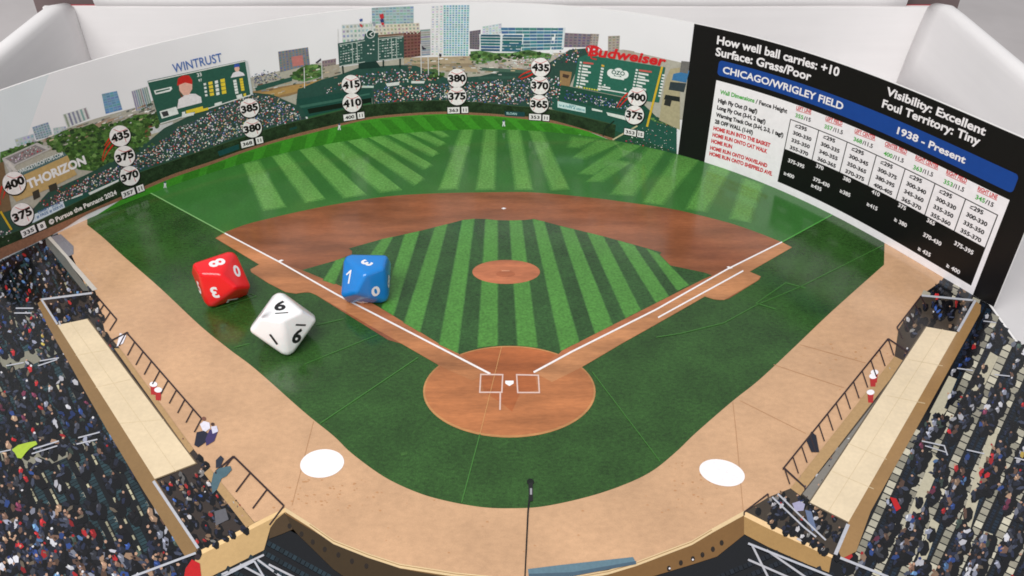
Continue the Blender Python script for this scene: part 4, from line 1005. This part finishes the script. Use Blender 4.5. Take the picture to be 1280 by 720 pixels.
# ------------------------------------------------------------------ info panel
panel = ink('info_panel', card, CARD, 3, [((17, 16, 18), [(s_end, 0.0001), (SMAX - .0001, 0.0001), (SMAX - .0001, zt), (s_end, zt)])], M['panel'], native=True)
panel['label'] = 'black info panel with blue banner and white table at the right end of the curved card'
def pi(name, layer, items, native=True):
    return ink(name, panel, CARD, layer, items, M['panel'], native=native)
A = on_card([(896.2, 100.3), (1262, 250), (1215.7, 370), (880, 203)])
sl = (A[0, 0] + A[3, 0]) / 2; sr = (A[1, 0] + A[2, 0]) / 2
zt_ = (A[0, 1] + A[1, 1]) / 2; 
def rect(s0, s1, z0, z1): return [(s0, z0), (s1, z0), (s1, z1), (s0, z1)]
pi('table_print', 4, [((240, 237, 241), [(sl, .0001), (sr, .0001), (sr, A[1, 1]), (sl, A[0, 1])])])
B = on_card([(899.3, 75), (897.7, 94), (1272.7, 218.3), (1267, 242.7)])
bs0, bs1 = B[:2, 0].mean() - .0003, B[2:, 0].mean()
zb0L, zb1L, zb1R, zb0R = B[1, 1], B[0, 1], B[2, 1], B[3, 1]
def rr(s0, s1, zl0, zl1, zr0, zr1, r):
    out = []
    for (cs, cz, a0) in ((s0 + r, zl0 + r, 180), (s1 - r, zr0 + r, 270), (s1 - r, zr1 - r, 0), (s0 + r, zl1 - r, 90)):
        for k in range(7):
            a = math.radians(a0 + 15 * k); out.append((cs + r * math.cos(a), cz + r * math.sin(a)))
    return out
pi('banner_print', 4, [((24, 68, 146), rr(bs0, bs1, zb0L, zb1L, zb0R, zb1R, .0017))])
wt_ = (236, 233, 236); bk = (24, 22, 26); gr = (66, 168, 60); red = (204, 36, 44)
def pl_(s, c, a, b, cap, bold=.02, layer=6, **k):
    return letter('lettering_print', panel, CARD, layer, s, c, a=a, b=b, cap=cap, bold=bold, **k)
pxh = lambda p, n: on_card([(p[0], p[1] - n)])[0][1] - on_card([p])[0][1]
pl_('How well ball carries: +10', wt_, (896, 54.5), (1048.3, 95.5), pxh((896, 54), 10.6), .028)
pl_('Surface: Grass/Poor', wt_, (894.3, 69), (1013.3, 101), pxh((894, 68), 10.6), .028)
pl_('CHICAGO/WRIGLEY FIELD', wt_, (903.3, 91), (1053.3, 137.5), pxh((903, 90), 8.8), .025)
pl_('1938 - Present', wt_, (1121, 166.7), (1206, 204.5), pxh((1121, 166), 9.4), .028)
pl_('Visibility: Excellent', wt_, (1107.3, 118), (1231, 169.5), pxh((1107, 118), 10.8), .028)
pl_('Foul Territory: Tiny', wt_, (1102.3, 133.5), (1224, 182), pxh((1102, 133), 10.8), .028)
c6 = pxh((900, 120), 5.4)
pl_('Wall Dimensions', gr, (900, 117), (943, 128.3), c6, .035)
pl_('/ Fence Height', bk, (944.5, 129), (983.8, 141.6), c6, .035)
for s, c, a, b in (('High Fly Out (3 tag?)', bk, (897.5, 127.6), (946.4, 141.6)), ('Long Fly Out (3-H, 2 tag?)', bk, (896.2, 136.3), (956.7, 154.6)), ('Warning Track Out (3-H, 2-3, 1 tag?)', bk, (894.8, 145.2), (979, 171.4)), ('2B OFF WALL (1-H?)', bk, (893.5, 153.7), (941, 168)),
                   ('HOME RUN INTO THE BASKET', red, (891.7, 162.2), (962.7, 184)), ('HOME RUN ONTO CAT WALK', red, (890.5, 170.2), (959, 191.6)), ('HOME RUN', red, (889, 178), (915, 185.6)), ('HOME RUN ONTO WAVELAND', red, (887.6, 186.4), (958.9, 209.4)), ('HOME RUN ONTO SHEFFIELD AVE.', red, (886.7, 193.6), (965.2, 219.6))):
    pl_(s, c, a, b, c6 * .95, .05)
ul = []
for s, a, b in (('LEFT LINE', (995.5, 137.8), (1014, 143.2)), ('LEFT FIELD', (1032, 151), (1052.7, 158.2)), ('LEFT CENTER', (1068.3, 166.4), (1094, 176)), ('CENTER FIELD', (1106, 182.6), (1133.3, 193.8)), ('RIGHT CENTER', (1144, 199.8), (1172.5, 212.5)), ('RIGHT FIELD', (1182.6, 218.3), (1207.9, 230.2)), ('RIGHT LINE', (1221.9, 238.8), (1246.2, 250.3))):
    pl_(s, red, (a[0], a[1] - 1.2), (b[0], b[1] - 1.2), c6 * .84, .03)
    ul += [(red, p) for p in stroke([(a[0], a[1] + .1), (b[0], b[1] + .1)], .7)]
pi('underline_print', 6, ul, native=False)
for s, t, a, b in (('355', '/15', (994, 145.6), (1013.2, 152)), ('357', '/11.5', (1030.4, 159.5), (1053.3, 167.6)), ('368', '/11.5', (1066.7, 175.2), (1090.7, 184.8)), ('400', '/11.5', (1104.3, 193), (1129.3, 203.2)), ('363', '/11.5', (1141.3, 210.6), (1166, 220.6)), ('353', '/11.5', (1179.3, 228.3), (1204.6, 239.6)), ('345', '/15', (1219, 247.8), (1241.3, 258.6))):
    k = .52 if t == '/15' else .44
    m_ = (a[0] + (b[0] - a[0]) * k, a[1] + (b[1] - a[1]) * k)
    pl_(s, gr, (a[0], a[1] + .4), (m_[0], m_[1] + .4), c6 * .88, .03); pl_(t, bk, (m_[0] + .6, m_[1] + .7), (b[0], b[1] + .4), c6 * .88, .03)
top = on_card([(988.3, 148.7), (1023.5, 163), (1058.7, 178.5), (1096, 193), (1132, 210), (1169, 228.6), (1207.3, 249), (1247.4, 269.5)])
bot = on_card([(980.7, 187.5), (1015.4, 199), (1050, 215), (1085.3, 231), (1120.3, 248.7), (1156.7, 268), (1192.9, 288.6), (1230.6, 310.7)])
cs = (top[:, 0] + bot[:, 0]) / 2
ft = np.polyfit(cs, top[:, 1], 1); fb = np.polyfit(cs, bot[:, 1], 1)
ZT = lambda s: np.polyval(ft, s)
ZB = lambda s: np.polyval(fb, s)
lw = .00022
ln = [(bk, [(cs[0] - lw, ZT(cs[0]) - lw), (cs[-1] + lw, ZT(cs[-1]) - lw), (cs[-1] + lw, ZT(cs[-1]) + lw), (cs[0] - lw, ZT(cs[0]) + lw)])]
for s in cs:
    ln.append((bk, [(s - lw, ZB(s)), (s + lw, ZB(s)), (s + lw, ZT(s)), (s - lw, ZT(s))]))
pi('grid_line_print', 5, ln)
bb = on_card([(971.7, 226.7), (1214, 357)])
pi('black_band_print', 5, [((15, 14, 16), [(cs[0] - lw, bb[0, 1]), (cs[-1] + lw, bb[1, 1]), (cs[-1] + lw, ZB(cs[-1])), (cs[0] - lw, ZB(cs[0]))])])
cells = [('300-330', '335-350', '355-370'), ('300-335', '340-355', '360-365'), ('300-345', '350-365', '370-375'), ('300-375', '380-395', '400-405'), ('300-340', '345-360', '365-370'), ('300-330', '335-350', '355-360'), ('300-330', '335-350', '355-370')]
def celltext(s, c, sc, zc, cap, w=None, bold=.02, layer=6):
    v, f = glyphs(s, bold)
    x0, x1 = v[:, 0].min(), v[:, 0].max(); sy = cap / CAPH; sx = sy * 1.06 if w is None else w / (x1 - x0)
    P = np.stack([sc + (v[:, 0] - (x0 + x1) / 2) * sx, zc + (v[:, 1] - CAPH / 2) * sy], 1)
    return mesh_obj('lettering_print', card_world(P, layer), f, M['panel'], panel, False, [lin(c)] * len(f))
for i in range(7):
    sc = (cs[i] + cs[i + 1]) / 2; a, b = ZT(sc), ZB(sc); W_ = cs[i + 1] - cs[i]
    for r in range(4):
        z = a + (b - a) * (r + .5) / 4
        s = '≤295' if r == 0 else cells[i][r - 1]
        celltext(s, bk, sc - (W_ * .10 if r == 0 else 0), z, c6 * .84, W_ * (.42 if r == 0 else .66), .04)
for s, p in (('375-395', (995.5, 204)), ('≥400', (986.5, 218.5)), ('370', (1025, 208.5)), ('375-430', (1027, 227.5)), ('≥435', (1020.7, 233.8)), ('380', (1059, 224)), ('≥385', (1056.7, 241)), ('410', (1095, 241)), ('≥415', (1090.5, 257.7)), ('375', (1128, 258)), ('≥ 380', (1126, 277.7)),
             ('365', (1164, 277)), ('370-430', (1165.6, 298.7)), ('≥ 435', (1155.7, 314.4)), ('375-395', (1205, 309.5)), ('≥ 400', (1191.8, 335.7))):
    q = on_card([p])[0]
    celltext(s, wt_, q[0], q[1], c6 * .86, None, .03, 7)

# ------------------------------------------------------------------ dice
def trap(p):
    Vv = [(0, 0, p), (0, 0, -p)]; h = p * 0.10557
    for k in range(10):
        a = math.pi / 5 * k; Vv.append((math.cos(a), math.sin(a), h * (1 if k % 2 else -1)))
    Fc = []
    for k in range(5):
        a = 2 * k + 1; Fc.append([0, 2 + a % 10, 2 + (a + 1) % 10, 2 + (a + 2) % 10])
        b = 2 * k; Fc.append([1, 2 + (b + 2) % 10, 2 + (b + 1) % 10, 2 + b])
    return np.array(Vv), Fc

def die(label, rgb, inkc, p, size, phi, cx, cy, digits, rough, sss):
    Vv, Fc = trap(p)
    fc = Vv[Fc[1]]; n = np.cross(fc[1] - fc[0], fc[3] - fc[0]); n /= np.linalg.norm(n)
    if n @ fc.mean(0) < 0: n = -n
    z = -n; x = Vv[1] - z * (Vv[1] @ z); x = x / np.linalg.norm(x); y = np.cross(z, x)
    Wd = Vv @ np.stack([x, y, z]).T
    c, s = math.cos(phi), math.sin(phi)
    Wd = Wd @ np.array([[c, s, 0], [-s, c, 0], [0, 0, 1]])
    Wd = Wd * size; zmin = Wd[:, 2].min()
    Wd[:, 2] -= zmin
    Wd[:, 0] += cx; Wd[:, 1] += cy; Wd[:, 2] += 15.6 * LAY
    bm = bmesh.new()
    vs = [bm.verts.new(w) for w in Wd]
    for f in Fc: bm.faces.new([vs[i] for i in f])
    bmesh.ops.recalc_face_normals(bm, faces=bm.faces[:])
    bmesh.ops.bevel(bm, geom=bm.edges[:], offset=size * .125, segments=7, profile=0.5, affect='EDGES', clamp_overlap=True)
    for f in bm.faces: f.smooth = True
    me = bpy.data.meshes.new('ten_sided_die')
    bm.to_mesh(me); bm.free()
    me.materials.append(ink_material('die_plastic', [((120, 120, 120), 3, .97, 1.03)], rough, .5, attr=False, color=rgb, sss=sss, coat=.3))
    o = bpy.data.objects.new('ten_sided_die', me); COL.objects.link(o)
    tag(o, label=label, category='die', group='ten sided dice lying on the board')
    md = ink_material('die_numeral_paint', [((400, 400, 400), 3, .93, 1.04)], .45, .4, attr=False, color=inkc)
    for fi, kind, pc, pu, cap, wid in digits:
        q = Wd[Fc[fi]]; nn = np.cross(q[1] - q[0], q[3] - q[0]); nn /= np.linalg.norm(nn)
        if nn @ (q.mean(0) - Wd.mean(0)) < 0: nn = -nn
        org = q[0] + nn * 6e-5
        def hit(pp):
            d = ray([pp])[0]; return CAM + d * ((org - CAM) @ nn) / (d @ nn)
        C0 = hit(pc); U0 = hit((pc[0] + pu[0], pc[1] + pu[1])) - C0; U0 /= np.linalg.norm(U0)
        R0 = np.cross(U0, nn)
        if kind == '1|':     # a bare stroke
            w = .10; v = np.array([(-w, 0), (w, 0), (w, CAPH), (-w, CAPH)]) * 1.0; f = [(0, 1, 2, 3)]
            v[:, 0] *= CAPH
        elif kind == '1':
            v = np.array([(-.02, 0), (.09, 0), (.09, CAPH), (-.02, CAPH), (-.02, CAPH * .98), (-.30, CAPH * .70), (-.24, CAPH * .60), (-.02, CAPH * .80)]); f = [(0, 1, 2, 3, 4, 7), (4, 5, 6, 7)]
        elif kind == '_':
            v = np.array([(-.33, .5 * CAPH - .05), (.33, .5 * CAPH - .05), (.33, .5 * CAPH + .05), (-.33, .5 * CAPH + .05)]); f = [(0, 1, 2, 3)]
        else:
            v, f = glyphs(kind, .036); v = v.copy(); v[:, 0] -= (v[:, 0].max() + v[:, 0].min()) / 2
        sc = cap / CAPH
        P3 = C0 + v[:, :1] * sc * wid * R0 + (v[:, 1:2] - CAPH / 2) * sc * U0
        mesh_obj('numeral', P3, f, md, o)
    return o

SZ = 1.035
wn = (.82, .80, .82)
die('red ten sided die showing 8 and 0, leftmost of the three dice', (.82, .006, .012), wn, 1.045, .01275 * SZ, 4.2142, -.1189, .2914,
    [(4, '8', (270.8, 328.6), (-11, 3.8), .0060, 1.2), (6, '0', (296, 338.3), (-1.6, -7), .0050, 1.0), (7, '3', (268.5, 366), (3, 7), .0050, 1.0), (5, '5', (248.6, 359), (-2, -7), .0052, 1.0), (9, '7', (290.5, 374.5), (-8, 2.6), .0048, 1.0)], .24, 0.0)
die('white ten sided die with black numerals 6 and 9, nearest of the three dice', (.92, .91, .93), (.012, .012, .014), 1.045, .0130 * SZ, 4.981, -.08728, .26218,
    [(4, '6', (350.3, 381.8), (1.2, -8), .0056, 1.1), (4, '_', (352, 391.2), (1.2, -8), .0046, 1.15), (7, '6', (372.0, 419.6), (2.6, -8), .0058, 1.0), (7, '_', (376, 406.3), (2.6, -8), .0052, .95), (5, '1|', (342, 424.3), (-6, -8.2), .0050, 1.0), (2, '4', (327.6, 391), (4, -6), .0050, 1.0)], .25, .25)
die('blue ten sided die showing 1, 3 and 0, lying on the left foul line', (.008, .205, .62), wn, 1.03, .0130 * SZ, 5.7905, -.05948, .29157,
    [(4, '3', (458.6, 328.7), (8, 3.2), .0048, 1.0), (2, '1', (436.5, 346), (1.6, -9), .0056, 1.0), (5, '0', (469.7, 364.4), (2, 7), .0044, 1.2), (7, '8', (486, 351.3), (.4, -8), .0050, 1.0), (3, '4', (452, 378.2), (-6, -.5), .0046, 1.0)], .24, 0.0)
